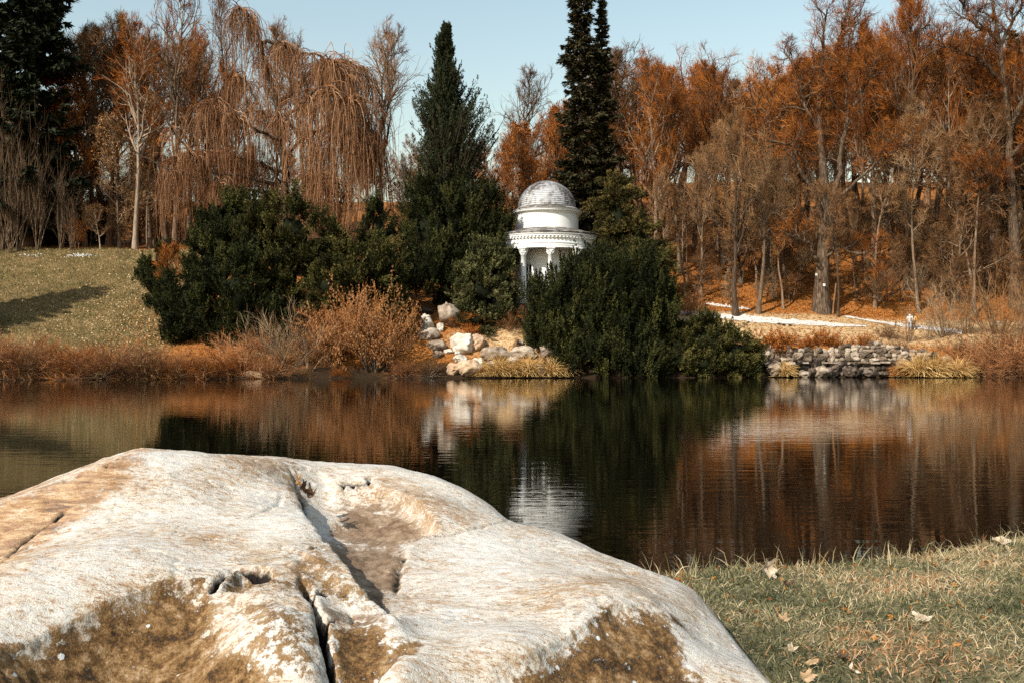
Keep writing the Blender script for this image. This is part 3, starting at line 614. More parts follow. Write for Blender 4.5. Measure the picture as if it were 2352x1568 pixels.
for k, (u, v, s, cu, ml, rot, lab) in enumerate(LEAVES):
    p = near_ground(u, v); o = maple_leaf('dead_leaf', 100 + k, s, cu, ml, lobed=(k % 5 != 4)); tag(o, lab, 'leaf', 'dead leaves lying in the near grass')
    o.location = (p[0], p[1], p[2] + .016 + (s * .45 if rot[0] > 45 else 0)); o.rotation_euler = [math.radians(r_) for r_ in rot]
x = rng.uniform(.5, 4.2, 420); y = rng.uniform(2.7, 6.3, 420); ok = (y < edge_y(x)) & rock_free(x, y); x, y = x[ok], y[ok]
c = np.stack([x, y, NB(x, y) + .018], -1); d = rng.normal(size=(len(x), 3)); d[:, 2] *= .35
V, q = leaf_quads(rng, c, d, rng.uniform(.006, .02, len(x)), rng.uniform(.004, .010, len(x)))
tag(obj('fallen_leaf_crumbs', mesh_data('crumbs', V, [q], False, {'tint': np.repeat(rng.random(len(x)), 4)}), M['leaf_orange']), 'small orange leaf crumbs scattered in the grass', None, None, 'stuff')
# debris caught in the long crack
for k, (u, v, s, cu, ml, rot, lab) in enumerate([(683, 1112, .045, 1.2, LO, (75, 20, 100), 'orange dead leaf upright in the crack of the boulder'), (692, 1128, .05, 1.6, LB, (60, 30, 70), 'black brown withered leaf wedged in the top of the crack'),
                                                 (712, 1146, .04, 1.8, LB, (40, -30, 20), 'dark curled leaf with a raised tip lower in the boulder crack')]):
    x_, y_ = on_rock(u, v); o = maple_leaf('crack_leaf', 300 + k, s, cu, ml); tag(o, lab, 'leaf', 'dead leaves caught in the boulder crack'); o.location = (x_, y_, float(rz0(x_, y_)) + s * .35); o.rotation_euler = [math.radians(r_) for r_ in rot]
# low rock peeping out left, behind the boulder
def rock_mesh(name, seed, sub=4, facet=.5, rough=.16):
    rng = R(seed); n = 26; th = np.linspace(0, np.pi, n + 1)[1:-1]; ph = np.arange(2 * n) * np.pi / n
    TH, PH = np.meshgrid(th, ph, indexing='ij'); d = np.stack([np.sin(TH) * np.cos(PH), np.sin(TH) * np.sin(PH), np.cos(TH)], -1).reshape(-1, 3)
    d = np.concatenate([d, [[0, 0, 1], [0, 0, -1]]]); r = np.ones(len(d))
    pn = norm(rng.normal(size=(11, 3))); ph_ = rng.uniform(.62, .95, 11)
    for a, h in zip(pn, ph_): c = d @ a; r = np.minimum(r, np.where(c > .12, h / np.maximum(c, .12), 9))
    r = facet * r + (1 - facet) * (r * .6 + .4)
    for k, (f_, a_) in enumerate(((2.3, rough), (5, rough * .5), (11, rough * .25))): r = r * (1 + a_ * fbm(d[:, 0] * f_ + seed, d[:, 1] * f_ + d[:, 2] * f_ * 1.7, 2, seed + k))
    V = d * r[:, None]; i = np.arange((n - 1) * 2 * n).reshape(n - 1, 2 * n); A = i[:-1]; B = i[1:]
    q = np.stack([A, B, np.roll(B, -1, 1), np.roll(A, -1, 1)], -1).reshape(-1, 4); top = len(d) - 2; bot = top + 1
    t1 = np.stack([np.full(2 * n, top), i[0], np.roll(i[0], -1)], -1); t2 = np.stack([np.full(2 * n, bot), np.roll(i[-1], -1), i[-1]], -1)
    return mesh_data(name, V, [q, t1, t2], True, {'tint': np.full(len(V), rng.random())})
o = obj('rock', rock_mesh('rock_left', 77), M['stone_tan'], loc=(-2.62, 5.05, 1.02)); o.scale = (.50, .35, .36)
tag(o, 'low tan rock showing behind the far left edge of the boulder', 'rock')
# ------------------------------------------------------------------ round temple
TX, TY, TZ = (1256 - CX) * 108 / F, 108.0, 7.45
tmp = thing('round_temple', 'white domed round temple with columns among dark evergreens', 'temple', (TX, TY, TZ), 0, (1.045, 1.045, 1.0))
def lathe(prof, S=96, a0=0.0):
    prof = np.array(prof, float); K = len(prof); a = a0 + np.arange(S) * 2 * np.pi / S
    V = np.stack([prof[:, None, 0] * np.cos(a), prof[:, None, 0] * np.sin(a), np.repeat(prof[:, 1:2], S, 1)], -1).reshape(-1, 3); i = np.arange(K * S).reshape(K, S)
    q = np.stack([i[:-1], np.roll(i[:-1], -1, 1), np.roll(i[1:], -1, 1), i[1:]], -1).reshape(-1, 4)
    return V, q
def box(c, s, rz=0.0):
    s = np.array(s) / 2; V = np.array([[x, y, z] for x in (-1, 1) for y in (-1, 1) for z in (-1, 1)]) * s
    ca, sa = math.cos(rz), math.sin(rz); V = np.stack([V[:, 0] * ca - V[:, 1] * sa, V[:, 0] * sa + V[:, 1] * ca, V[:, 2]], -1) + np.array(c)
    return V, np.array([[0, 1, 3, 2], [4, 6, 7, 5], [0, 4, 5, 1], [2, 3, 7, 6], [0, 2, 6, 4], [1, 5, 7, 3]])
WP = M['white_paint']
def part(name, mb, m, parent, smooth=False): return obj(name, mb.data(name, smooth), m, parent)
# all heights relative to the temple floor TZ
part('stylobate', MB().add(*lathe([(0, 0), (5.85, 0), (5.85, -.18), (6.2, -.18), (6.2, -.36), (6.55, -.36), (6.55, -1.6)])), M['stone'], tmp)
cella = MB(); WIN = [-38, 40, 118, 180, 242]
wz0, wz1, cr = .5, 4.25, 3.35
def arc_wall(mb, r, a0, a1, z0, z1, n):
    a = np.radians(np.linspace(a0, a1, n + 1)) - np.pi / 2
    V = np.concatenate([np.stack([r * np.cos(a), r * np.sin(a), np.full(n + 1, z)], -1) for z in (z0, z1)]); i = np.arange(n)
    mb.add(V, np.stack([i, i + 1, n + 1 + i + 1, n + 1 + i], -1))
hw = math.degrees(.52 / cr); arc_wall(cella, cr, 0, 360, 0, wz0, 96); arc_wall(cella, cr, 0, 360, wz1, 5.86, 96)
for k, a in enumerate(WIN):
    nx_ = WIN[(k + 1) % 5] + (360 if k == 4 else 0); arc_wall(cella, cr, a + hw, nx_ - hw, wz0, wz1, 14)
    for s in (-1, 1):
        t = math.radians(a + s * hw) - math.pi / 2; c, sn = math.cos(t), math.sin(t)
        cella.add([[cr * c, cr * sn, wz0], [(cr - .35) * c, (cr - .35) * sn, wz0], [(cr - .35) * c, (cr - .35) * sn, wz1], [cr * c, cr * sn, wz1]], np.array([[0, 1, 2, 3]]))
part('cella_wall', cella, WP, tmp)
for a in WIN:
    t = math.radians(a) - math.pi / 2; w = thing('window', None, None); w.parent = tmp; w.location = (math.cos(t) * (cr - .22), math.sin(t) * (cr - .22), 0); w.rotation_euler = (0, 0, t + math.pi / 2)
    fr = MB(); 
    for xx in (-.46, 0, .46): fr.add(*box((xx, -.02, (wz0 + wz1) / 2), (.12 if xx == 0 else .10, .09, wz1 - wz0)))
    for zz in np.linspace(wz0 + .05, wz1 - .05, 5): fr.add(*box((0, .0, zz), (.9, .06, .15 if zz in (wz0, wz1) else .10)))
    part('frame', fr, WP, w); part('pane', MB().add(*box((0, .07, (wz0 + wz1) / 2), (1.04, .02, wz1 - wz0))), M['pane'], w)
ring = 5.28
shaft = MB().add(*lathe([(.36, 0), (.36, .12), (.30, .14), (.355, .22), (.30, .30), (.285, .36), (.285, 1.6), (.275, 3.2), (.25, 4.98), (.285, 5.0), (.285, 5.06)], 20)).data('shaft', True)
capm = MB().add(*lathe([(.25, 5.06), (.27, 5.2), (.33, 5.5), (.40, 5.62)], 16))
for row, (z, r_, n_l) in enumerate(((5.08, .27, 8), (5.26, .30, 8))):
    for k in range(n_l):
        a = (k + .5 * row) * 2 * math.pi / n_l; c, s_ = math.cos(a), math.sin(a)
        pts = np.array([[[r_ * c, r_ * s_, z], [(r_ + .05) * c, (r_ + .05) * s_, z + .14], [(r_ + .13) * c, (r_ + .13) * s_, z + .22], [(r_ + .16) * c, (r_ + .16) * s_, z + .17]]]); capm.add(*tubes(pts, np.array([[.06, .065, .05, .02]]), 5))
for k in range(4):
    a = math.pi / 4 + k * math.pi / 2; c, s_ = math.cos(a), math.sin(a); capm.add(*tubes(np.array([[[.30 * c, .30 * s_, 5.40], [.44 * c, .44 * s_, 5.60], [.50 * c, .50 * s_, 5.56], [.46 * c, .46 * s_, 5.50]]]), np.array([[.05, .06, .06, .03]]), 6))
capm.add(*box((0, 0, 5.70), (.86, .86, .12))); capm = capm.data('capital', False)
for k in range(12):
    a = math.radians(2 + 30 * k) - math.pi / 2; c = thing('column', None, None); c.parent = tmp; c.location = (ring * math.cos(a), ring * math.sin(a), 0); c.rotation_euler = (0, 0, a)
    obj('shaft', shaft, WP, c); obj('capital', capm, WP, c)
ent = MB().add(*lathe([(3.36, 5.84), (4.85, 5.84), (4.85, 5.76), (5.45, 5.76), (5.45, 5.98), (5.48, 5.985), (5.48, 6.18), (5.52, 6.19), (5.55, 6.24), (5.46, 6.26), (5.46, 6.66), (5.52, 6.68), (5.55, 6.76), (5.57, 6.77), (5.57, 6.92), (5.72, 6.94), (5.72, 7.04), (5.78, 7.10), (5.82, 7.18), (5.80, 7.20)], 128)).data('entablature', False)
e = obj('entablature', ent, WP, tmp)
dn = MB()
for k in range(96):
    a = k * 2 * math.pi / 96; dn.add(*box((5.61 * math.cos(a), 5.61 * math.sin(a), 6.835), (.16, .17, .15), a))
obj('dentil_band', dn.data('dentils'), WP, e)
m, nt, b = nodes('slate_roof'); v = coords(nt); n = noise(nt, 1.1, 5, .6, v); n2 = noise(nt, 12, 3, .6, v)
r = ramp(nt, [(.44, (.34, .32, .29)), (.52, (.10, .085, .07)), (.66, (.055, .045, .036))]); nt.links.new(math_n(nt, 'MULTIPLY_ADD', n2.outputs[0], .3, math_n(nt, 'MULTIPLY', n.outputs[0], .75)), r.inputs[0]); nt.links.new(r.outputs[0], b.inputs['Base Color']); b.inputs['Roughness'].default_value = .7
M['slate'] = m
part('lower_roof', MB().add(*lathe([(5.80, 7.20), (5.82, 7.34), (5.86, 7.36), (5.86, 7.42), (5.75, 7.46), (4.4, 7.80), (3.4, 8.12), (3.28, 8.14)], 128)), M['slate'], tmp)
m, nt, b = nodes('flaking_white_plaster'); v = coords(nt); n = noise(nt, 1.6, 5, .65, v); sx = nt.nodes.new('ShaderNodeSeparateXYZ'); nt.links.new(v, sx.inputs[0])
lo = ramp(nt, [(0, (1, 1, 1)), (1, (0, 0, 0))]); nt.links.new(math_n(nt, 'MULTIPLY_ADD', sx.outputs[2], 1.6, -8.05 * 1.6), lo.inputs[0])
k = ramp(nt, [(.60, (0, 0, 0)), (.66, (1, 1, 1))]); nt.links.new(n.outputs[0], k.inputs[0])
nt.links.new(mix(nt, math_n(nt, 'MULTIPLY', k.outputs[0], lo.outputs[0]), (.80, .79, .76), (.55, .38, .28)), b.inputs['Base Color']); b.inputs['Roughness'].default_value = .75
dr = obj('drum', MB().add(*lathe([(3.27, 8.10), (3.27, 9.62)], 128)).data('drum', True), m, tmp)
obj('drum_cornice', MB().add(*lathe([(3.27, 9.62), (3.31, 9.64), (3.31, 9.72), (3.37, 9.74), (3.42, 9.84), (3.60, 9.92), (3.62, 10.02), (3.70, 10.10), (3.70, 10.13)], 128)).data('drum_cornice', False), WP, dr)
obj('gutter', MB().add(*lathe([(3.70, 10.13), (3.73, 10.16), (3.72, 10.22), (3.2, 10.42), (3.1, 10.46), (3.1, 10.55), (3.0, 10.56)], 128)).data('gutter', False), M['slate'], dr)
# dome: overlapping slate courses
prof = []; nC = 21; R0 = 2.98
for k in range(nC):
    t0, t1 = k / nC * math.pi / 2, (k + 1) / nC * math.pi / 2
    prof += [(R0 * math.cos(t0) + .055, 10.54 + R0 * 1.0 * math.sin(t0) - .01), (R0 * math.cos(t1) + .004, 10.54 + R0 * math.sin(t1))]
prof.append((0.02, 10.54 + R0 + .05))
V, q = lathe(prof, 144); Kp = len(prof)
uu = np.tile(np.arange(144) / 144.0, Kp); vv = np.repeat(np.arange(Kp) / 2.0, 144)
me = mesh_data('dome', V, [q], False, {'ua': uu * 70, 'va': vv})
m, nt, b = nodes('dome_slates'); v = coords(nt)
cb = nt.nodes.new('ShaderNodeCombineXYZ'); nt.links.new(attr(nt, 'ua'), cb.inputs[0]); nt.links.new(math_n(nt, 'FLOOR', attr(nt, 'va')), cb.inputs[1])
vs = coords(nt, 'Object', (1, 1, .35)); n = noise(nt, .95, 4, .6, vs, .3); wn_ = nt.nodes.new('ShaderNodeTexWhiteNoise'); wn_.noise_dimensions = '2D'
fl = nt.nodes.new('ShaderNodeVectorMath'); fl.operation = 'FLOOR'; nt.links.new(cb.outputs[0], fl.inputs[0]); nt.links.new(fl.outputs[0], wn_.inputs['Vector'])
f = math_n(nt, 'ADD', n.outputs[0], math_n(nt, 'MULTIPLY_ADD', wn_.outputs[0], .12, -.06)); n3 = noise(nt, 8, 3, .6, v); f = math_n(nt, 'ADD', f, math_n(nt, 'MULTIPLY_ADD', n3.outputs[0], .16, -.08))
r = ramp(nt, [(.38, (.085, .072, .062)), (.47, (.17, .155, .14)), (.53, (.33, .325, .32)), (.70, (.44, .445, .45))]); nt.links.new(f, r.inputs[0])
fr_ = math_n(nt, 'FRACT', attr(nt, 'ua')); ed = math_n(nt, 'LESS_THAN', fr_, .10); c = mix(nt, math_n(nt, 'MULTIPLY', ed, .22), r.outputs[0], (.10, .09, .08))
nt.links.new(c, b.inputs['Base Color']); b.inputs['Roughness'].default_value = .42; b.inputs['Specular IOR Level'].default_value = .5
obj('dome', me, m, tmp)

# ------------------------------------------------------------------ rocks of the far shore
RP = [rock_mesh('rock_shape', 900 + k, facet=.95, rough=.22) for k in range(6)]
def far_rock(u, v, du, dv, mk, lab, k, D=None, rot=None, group=None):
    p = hit(u, v + dv / 2 - 1) if D is None else P(u, v + dv / 2, D); s = p[1] / F; rng = R(int(u * 7 + v))
    o = obj('rock', RP[k % 6], M[mk]); c = P(u, v + dv * .10, p[1]); o.location = [float(q_) for q_ in c]
    o.scale = (du * s * .56, min(du, dv) * s * .6, dv * s * .60); o.rotation_euler = rot or (rng.uniform(-.2, .2), rng.uniform(-.15, .15), rng.uniform(-.4, .4))
    return tag(o, lab, 'rock', group or 'rocks on the shore below the temple')
for k, args in enumerate([(1066, 784, 58, 44, 'stone_white', 'big bright white boulder below the pale conifer'), (1096, 782, 30, 36, 'stone_tan', 'tan boulder tucked behind the big white boulder'), (982, 741, 30, 42, 'stone_white', 'upright white standing block under the flat dark slab'),
                          (979, 714, 32, 18, 'stone_dark', 'flat dark slab lying on the upright white block'), (984, 766, 48, 26, 'stone', 'grey wedge rock at the foot of the upright white block'), (1034, 720, 50, 58, 'stone', 'tall greenish grey boulder at top of the rock pile'),
                          (1013, 750, 18, 20, 'stone_white', 'small round pale rock between the grey boulder and the white one'), (1003, 791, 42, 26, 'stone', 'brown grey rock above the shaded hollow'), (1120, 811, 26, 14, 'stone_white', 'small white rock lying left of the large blue grey rock'),
                          (1141, 812, 66, 38, 'stone', 'large blue grey slab rock in the middle of the shore slope'), (1200, 807, 52, 26, 'stone', 'flat fronted grey rock right of the blue grey slab'), (1259, 807, 34, 40, 'stone', 'tall grey rock half hidden by the big dark yew'), (1098, 832, 32, 24, 'stone_white', 'pale cracked rock just above the golden tussocks'),
                          (1057, 823, 32, 20, 'stone_white', 'whitish rock at the left above the tan kerb stones'), (1044, 845, 34, 26, 'stone_tan', 'tan kerb stone in half shade at the water line'), (1080, 842, 54, 38, 'stone_tan', 'broad pinkish tan kerb stone at the water line'), (1140, 836, 40, 18, 'stone', 'low grey rock behind the first golden tussock'),
                          (1178, 826, 26, 18, 'stone_white', 'speckled white rock among orange leaves on the slope'), (1222, 842, 34, 18, 'stone_white', 'white grey rock behind the broad golden tussock'), (1245, 848, 20, 28, 'stone', 'narrow grey rock between the two last tussocks'), (1008, 812, 26, 16, 'stone', 'small rock in the shade of the hazel shrub'),
                          (1030, 806, 20, 12, 'stone_white', 'small pale stone beside the shaded hollow'), (1052, 811, 14, 10, 'stone_white', 'very small pale stone below the big white boulder'), (1226, 817, 22, 14, 'stone', 'small brown grey rock left of the tall half hidden rock'), (1275, 830, 30, 18, 'stone_tan', 'tan rock at the lower edge of the big dark yew'),
                          (1194, 786, 18, 12, 'stone', 'lone small grey stone on the bare slope'), (1246, 771, 12, 16, 'stone_white', 'tiny white stone at the edge of the yew shadow'), (1200, 845, 22, 14, 'stone', 'mottled rock between two golden tussocks'), (1060, 838, 18, 12, 'stone', 'small mossy stone above the tan kerb stones')]):
    far_rock(*args, k)
for k, args in enumerate([(590, 858, 56, 16, 'stone_tan', 'long tan rock under the thicket at the water line, left of the grey shrubs'), (505, 862, 46, 18, 'stone', 'low rock under the overhanging thicket at the water line'), (820, 863, 60, 5, 'stone', 'flat stone awash below the hazel shrub')]):
    far_rock(*args, k, D=93.0 - (2.5 if args[0] < 600 else 0), group='rocks along the left shore')
o = thing('tree_stump', 'short leaning broken stump above the blue grey slab', 'stump', hit(1182, 802)); mb = MB()
mb.add(*tubes(np.array([[[0, 0, -.2], [.05, 0, .3], [.22, -.05, .75], [.26, -.05, .98]]]), np.array([[.28, .22, .20, .17]]), 9)); obj('trunk', mb.data('stump', True), M['bark_red'], o)

# dry stone wall with a ledge; darker wet masonry below it
def masonry(seed, u0, u1, vt, vb, D, size, m, name, parent, lean=.0):
    rng = R(seed); mb = MB(); v = vb; s = D / F
    protos = [(np.array([q_.co[:] for q_ in RP[k].vertices]), [np.array([list(p_.vertices) for p_ in RP[k].polygons if len(p_.vertices) == n]) for n in (3, 4)]) for k in range(6)]
    while v > min(vt(u0), vt((u0 + u1) / 2)) - 2:
        u = u0 - rng.uniform(0, 6); h = size * rng.uniform(.75, 1.2)
        while u < u1:
            w = size * rng.uniform(.7, 1.7); hh = h * rng.uniform(.8, 1.25)
            if v - hh * .3 > vt(u):
                Vp, Fp = protos[rng.integers(6)]; c = P(u + w / 2, v - hh / 2 + rng.uniform(-1, 1), D + (vb - v) * s * lean + rng.uniform(-.12, .12))
                a = rng.uniform(-.5, .5); Vq = Vp * np.array([w * s * .66, w * s * .55, hh * s * .68]); Vq = np.stack([Vq[:, 0] * math.cos(a) - Vq[:, 2] * math.sin(a), Vq[:, 1], Vq[:, 0] * math.sin(a) + Vq[:, 2] * math.cos(a)], -1) if abs(a) < .25 else Vq
                mb.add(Vq + c - WO, Fp, rng.random())
            u += w * .92
        v -= h * .82
    return obj(name, mb.data(name, True), m, parent)
WO = P(1917, 862, 96.6); wl = thing('stone_wall', 'dry stone wall of rounded grey stones above the water', 'wall', WO)
top = lambda u: np.interp(u, [1745, 1790, 1850, 1920, 1960, 2000, 2040, 2090, 2130], [800, 796, 803, 800, 797, 789, 795, 803, 812]) + 2 * np.sin(u * .9)
masonry(11, 1750, 2128, top, 832, 97.3, 11.5, M['stone'], 'upper_courses', wl, .25)
masonry(12, 1748, 2088, lambda u: 834, 864, 96.6, 11, M['stone_dark'], 'wet_lower_courses', wl, .08)
ld = MB(); rng = R(4)
u = 1772
while u < 2122:
    w = rng.uniform(10, 30); c = P(u + w / 2, 832.5 + rng.uniform(-1.3, 1.3), 96.6 + rng.uniform(-.12, .12))
    if rng.random() < .82: ld.add(*box(c - WO, (w * .0415, rng.uniform(.55, .85), rng.uniform(.10, .24)), rng.uniform(-.08, .08)), rng.uniform(.3, 1))
    u += w + rng.uniform(0, 3)
obj('ledge', ld.data('ledge'), M['stone'], wl)
cr_ = MB(); cr_.add(*box(P(1925, 850, 97.4) - WO, (14.2, .5, 1.3)), 0); cr_.add(*box(P(1935, 815, 98.1) - WO, (15.2, .6, 1.0)), 0); obj('core', cr_.data('core'), M['stone_dark'], wl)
for k, args in enumerate([(1886, 852, 36, 26, 'stone', 'pale pointed rock at the foot of the wet wall'), (1850, 859, 26, 14, 'stone', 'low grey stone left of the pale pointed rock, in the water'), (1868, 852, 24, 20, 'stone_dark', 'dark round stone beside the pale pointed rock'), (1958, 851, 36, 24, 'stone_dark', 'large dark wet boulder at the foot of the wall'),
                          (1778, 846, 30, 30, 'stone', 'grey block by the low yew at the left end of the wall'), (2148, 818, 18, 26, 'stone_dark', 'dark upright rock above the right tussocks'), (2172, 822, 18, 18, 'stone_tan', 'tan rock beside the dark upright rock'), (1996, 856, 24, 14, 'stone_dark', 'dark wet stone under the seeping part of the wall'), (2030, 857, 24, 12, 'stone_dark', 'dark low stone near the right end of the wet wall')]):
    far_rock(*args, k + 3, D=96.0 if args[1] > 840 else 97.2, group='rocks at the stone wall')
for k, (u, v) in enumerate([(1790, 744), (1800, 746), (1815, 747)]): far_rock(u, v, 9, 6, 'stone_dark', ['dark edging stone beside the path, leftmost of three', 'dark edging stone beside the path, middle of three', 'dark edging stone beside the path, rightmost of three'][k], k, group='edging stones by the path')
far_rock(2171, 752, 7, 10, 'stone_white', 'small rounded whitish stone right of the walking couple', 2, group='pale stones by the path'); far_rock(2291, 743, 9, 12, 'stone_white', 'round whitish stone in the scrub by the right border', 4, group='pale stones by the path')
# ------------------------------------------------------------------ trees
def bare_tree(seed, H=20.0, r0=.32, first=.32, nl=20, ang=(38, 68), ll=.34, wander=.10, up=.10, n2=7, n3=6, n4=4, tr=.020, lean=(0, 0), leaves=0, lsize=.10, fork=0, top=.97, twist=.06, flare=.5, shape='round', a2=(28, 62), d2=0.0):
    """returns (trunk mesh, crown mesh); origin at the foot of the trunk"""
    rng = R(seed); K = 15
    P0 = grow(rng, np.zeros((1, 3)), np.array([[lean[0], lean[1], 1.0]]), np.array([H * .97]), K, twist, .04)
    t = np.linspace(0, 1, K); R0 = (r0 * (1 - .93 * t) * (1 + flare * np.exp(-t * 26)) * (1 - .10 * (t > first)))[None]
    P0 = np.concatenate([P0[:, :1] - np.array([0, 0, .8]), P0], 1); R0 = np.concatenate([R0[:, :1] * 1.15, R0], 1)
    mb = MB(); V, q = tubes(P0, R0, 10); mb.add(V, q, .5)
    i, tt, p, d = spawn(rng, P0[:, 1:], nl, first, top, *ang, up=.12)
    rel = (tt - first) / (top - first)
    if shape == 'round': sh = np.sin(np.clip(.18 + .82 * rel, 0, 1) * np.pi) ** .6 * (1 - .25 * rel)
    elif shape == 'cone': sh = (1 - rel) ** .8 + .12
    else: sh = .55 + .45 * np.sin(rel * np.pi)
    L = H * ll * sh * rng.uniform(.7, 1.15, len(p)); r_p = r0 * (1 - .93 * tt)
    if fork: L[:fork] *= 1.5
    P1 = grow(rng, p, d, L, 9, wander, up); k1 = np.linspace(0, 1, 9)
    rb = np.minimum(r_p * .72, .02 + L * .024); R1 = rb[:, None] * (1 - .88 * k1) + tr * .8
    V, q = tubes(P1, R1, 6); mb.add(V, q, .5)
    i, tt, p, d = spawn(rng, P1, n2, .18, 1.0, *a2, up=.06 + d2); L2 = L[i] * (.62 - .36 * tt) * rng.uniform(.6, 1.2, len(p)); r2 = rb[i] * (1 - .88 * tt) * .62 + tr * .5
    P2 = grow(rng, p, d, L2, 6, wander * 1.15, up * .8 + d2); R2 = r2[:, None] * (1 - .75 * np.linspace(0, 1, 6)) + tr * .5
    V, q = tubes(P2, R2, 4); mb.add(V, q, .5)
    trunk = mb.data('trunk', True)
    cb = MB(); cl = rng.random(len(P2))
    i, tt, p, d = spawn(rng, P2, n3, .15, 1.0, 25, 60, up=.05 + d2); L3 = L2[i] * (.65 - .3 * tt) * rng.uniform(.7, 1.3, len(p)) + .15
    P3 = grow(rng, p, d, L3, 5, wander * 1.2, up * .7 + d2); R3 = np.full((len(p), 1), tr * 1.15) * (1 - .6 * np.linspace(0, 1, 5))
    t3 = np.clip(.5 * cl[i] + .25 + rng.normal(size=len(p)) * .16, 0, 1); V, q = tubes(P3, R3, 3); cb.add(V, q, np.repeat(t3, 15))
    i4, tt, p, d = spawn(rng, P3, n4, .2, 1.0, 22, 55, up=.05 + d2); L4 = L3[i4] * (.7 - .25 * tt) * rng.uniform(.7, 1.4, len(p)) + .12
    P4 = grow(rng, p, d, L4, 3, wander * 1.2, up * .6 + d2); R4 = np.full((len(p), 1), tr * .75) * np.array([[1, .75, .4]])
    V, q = tubes(P4, R4, 3); cb.add(V, q, np.repeat(np.clip(t3[i4] + rng.normal(size=len(p)) * .12, 0, 1), 9))
    if leaves:
        k = rng.integers(0, len(P4), leaves); c = P4[k, 2] + rng.normal(size=(leaves, 3)) * .08; dd = rng.normal(size=(leaves, 3)); dd[:, 2] -= .6
        V, q = leaf_quads(rng, c, dd, rng.uniform(.6, 1.2, leaves) * lsize, rng.uniform(.3, .6, leaves) * lsize); cb.add(V, q, np.repeat(np.clip(rng.normal(.62, .2, leaves), 0, 1), 4))
    return trunk, cb.data('crown')

PROTO = {}
for k in range(4): PROTO['beech%d' % k] = bare_tree(200 + k, r0=.30, first=.30 + .04 * k, nl=20, ang=(30, 60), ll=.30, n2=7, n3=6, n4=4, wander=.14)
for k in range(3): PROTO['oak%d' % k] = bare_tree(240 + k, r0=.50, first=.20 + .05 * k, nl=15, ang=(40, 80), ll=.44, n2=8, n3=7, n4=4, wander=.22, up=.10, flare=.7, twist=.08, a2=(35, 80))
for k in range(3): PROTO['slim%d' % k] = bare_tree(280 + k, r0=.20, first=.40 + .08 * k, nl=20, ang=(35, 75), ll=.20, n2=6, n3=6, n4=4, wander=.12, shape='col')
for k in range(2): PROTO['bushy%d' % k] = bare_tree(300 + k, r0=.20, first=.08, nl=30, ang=(45, 85), ll=.34, n2=6, n3=6, n4=5, wander=.13, up=.06, shape='cone')
PROTO['leafy0'] = bare_tree(320, r0=.24, first=.12, nl=26, ang=(45, 80), ll=.30, n2=6, n3=6, n4=4, wander=.12, up=.05, leaves=2600, lsize=.17, shape='round')
PROTO['leafy1'] = bare_tree(321, r0=.30, first=.30, nl=20, ang=(30, 62), ll=.30, n2=7, n3=6, n4=4, wander=.10, leaves=2200, lsize=.16)
PROTO['sapling'] = bare_tree(330, H=6, r0=.09, first=.28, nl=18, ang=(40, 75), ll=.36, n2=6, n3=5, n4=3, tr=.014, wander=.10, up=.08)
PROTO['sapling_leafy'] = bare_tree(331, H=5, r0=.06, first=.12, nl=18, ang=(50, 85), ll=.36, n2=5, n3=4, n4=3, tr=.012, wander=.10, up=.05, leaves=900, lsize=.13)
PROTO['sparse0'] = bare_tree(371, r0=.30, first=.30, nl=22, ang=(28, 66), ll=.30, n2=6, n3=4, n4=3, wander=.15, up=.10, tr=.020)
PROTO['sparse1'] = bare_tree(372, r0=.26, first=.36, nl=24, ang=(26, 60), ll=.28, n2=6, n3=5, n4=3, wander=.13, up=.12, tr=.018)
PROTO['vase'] = bare_tree(340, r0=.30, first=.34, nl=24, ang=(22, 58), ll=.30, n2=8, n3=7, n4=5, wander=.08, up=.12)

def tree(pr, u, D, vtop, bark, twig, label, name='bare_tree', group=None, wide=1.0, rot=None, cat='tree', z=None, H0=None):
    p = at(u, D); zt = EYE + (V0 - vtop) * D / F; H0 = H0 or (6 if pr == 'sapling' else 5 if pr == 'sapling_leafy' else 20.0)
    s = (zt - p[2]) / H0; rng = R(int(u * 13 + D * 7))
    t = thing(name, label, cat, p, rng.uniform(0, 6.28) if rot is None else rot, (s * wide, s * wide, s), group)
    obj('trunk', PROTO[pr][0], M[bark], t); obj('crown', PROTO[pr][1], M[twig], t); return t

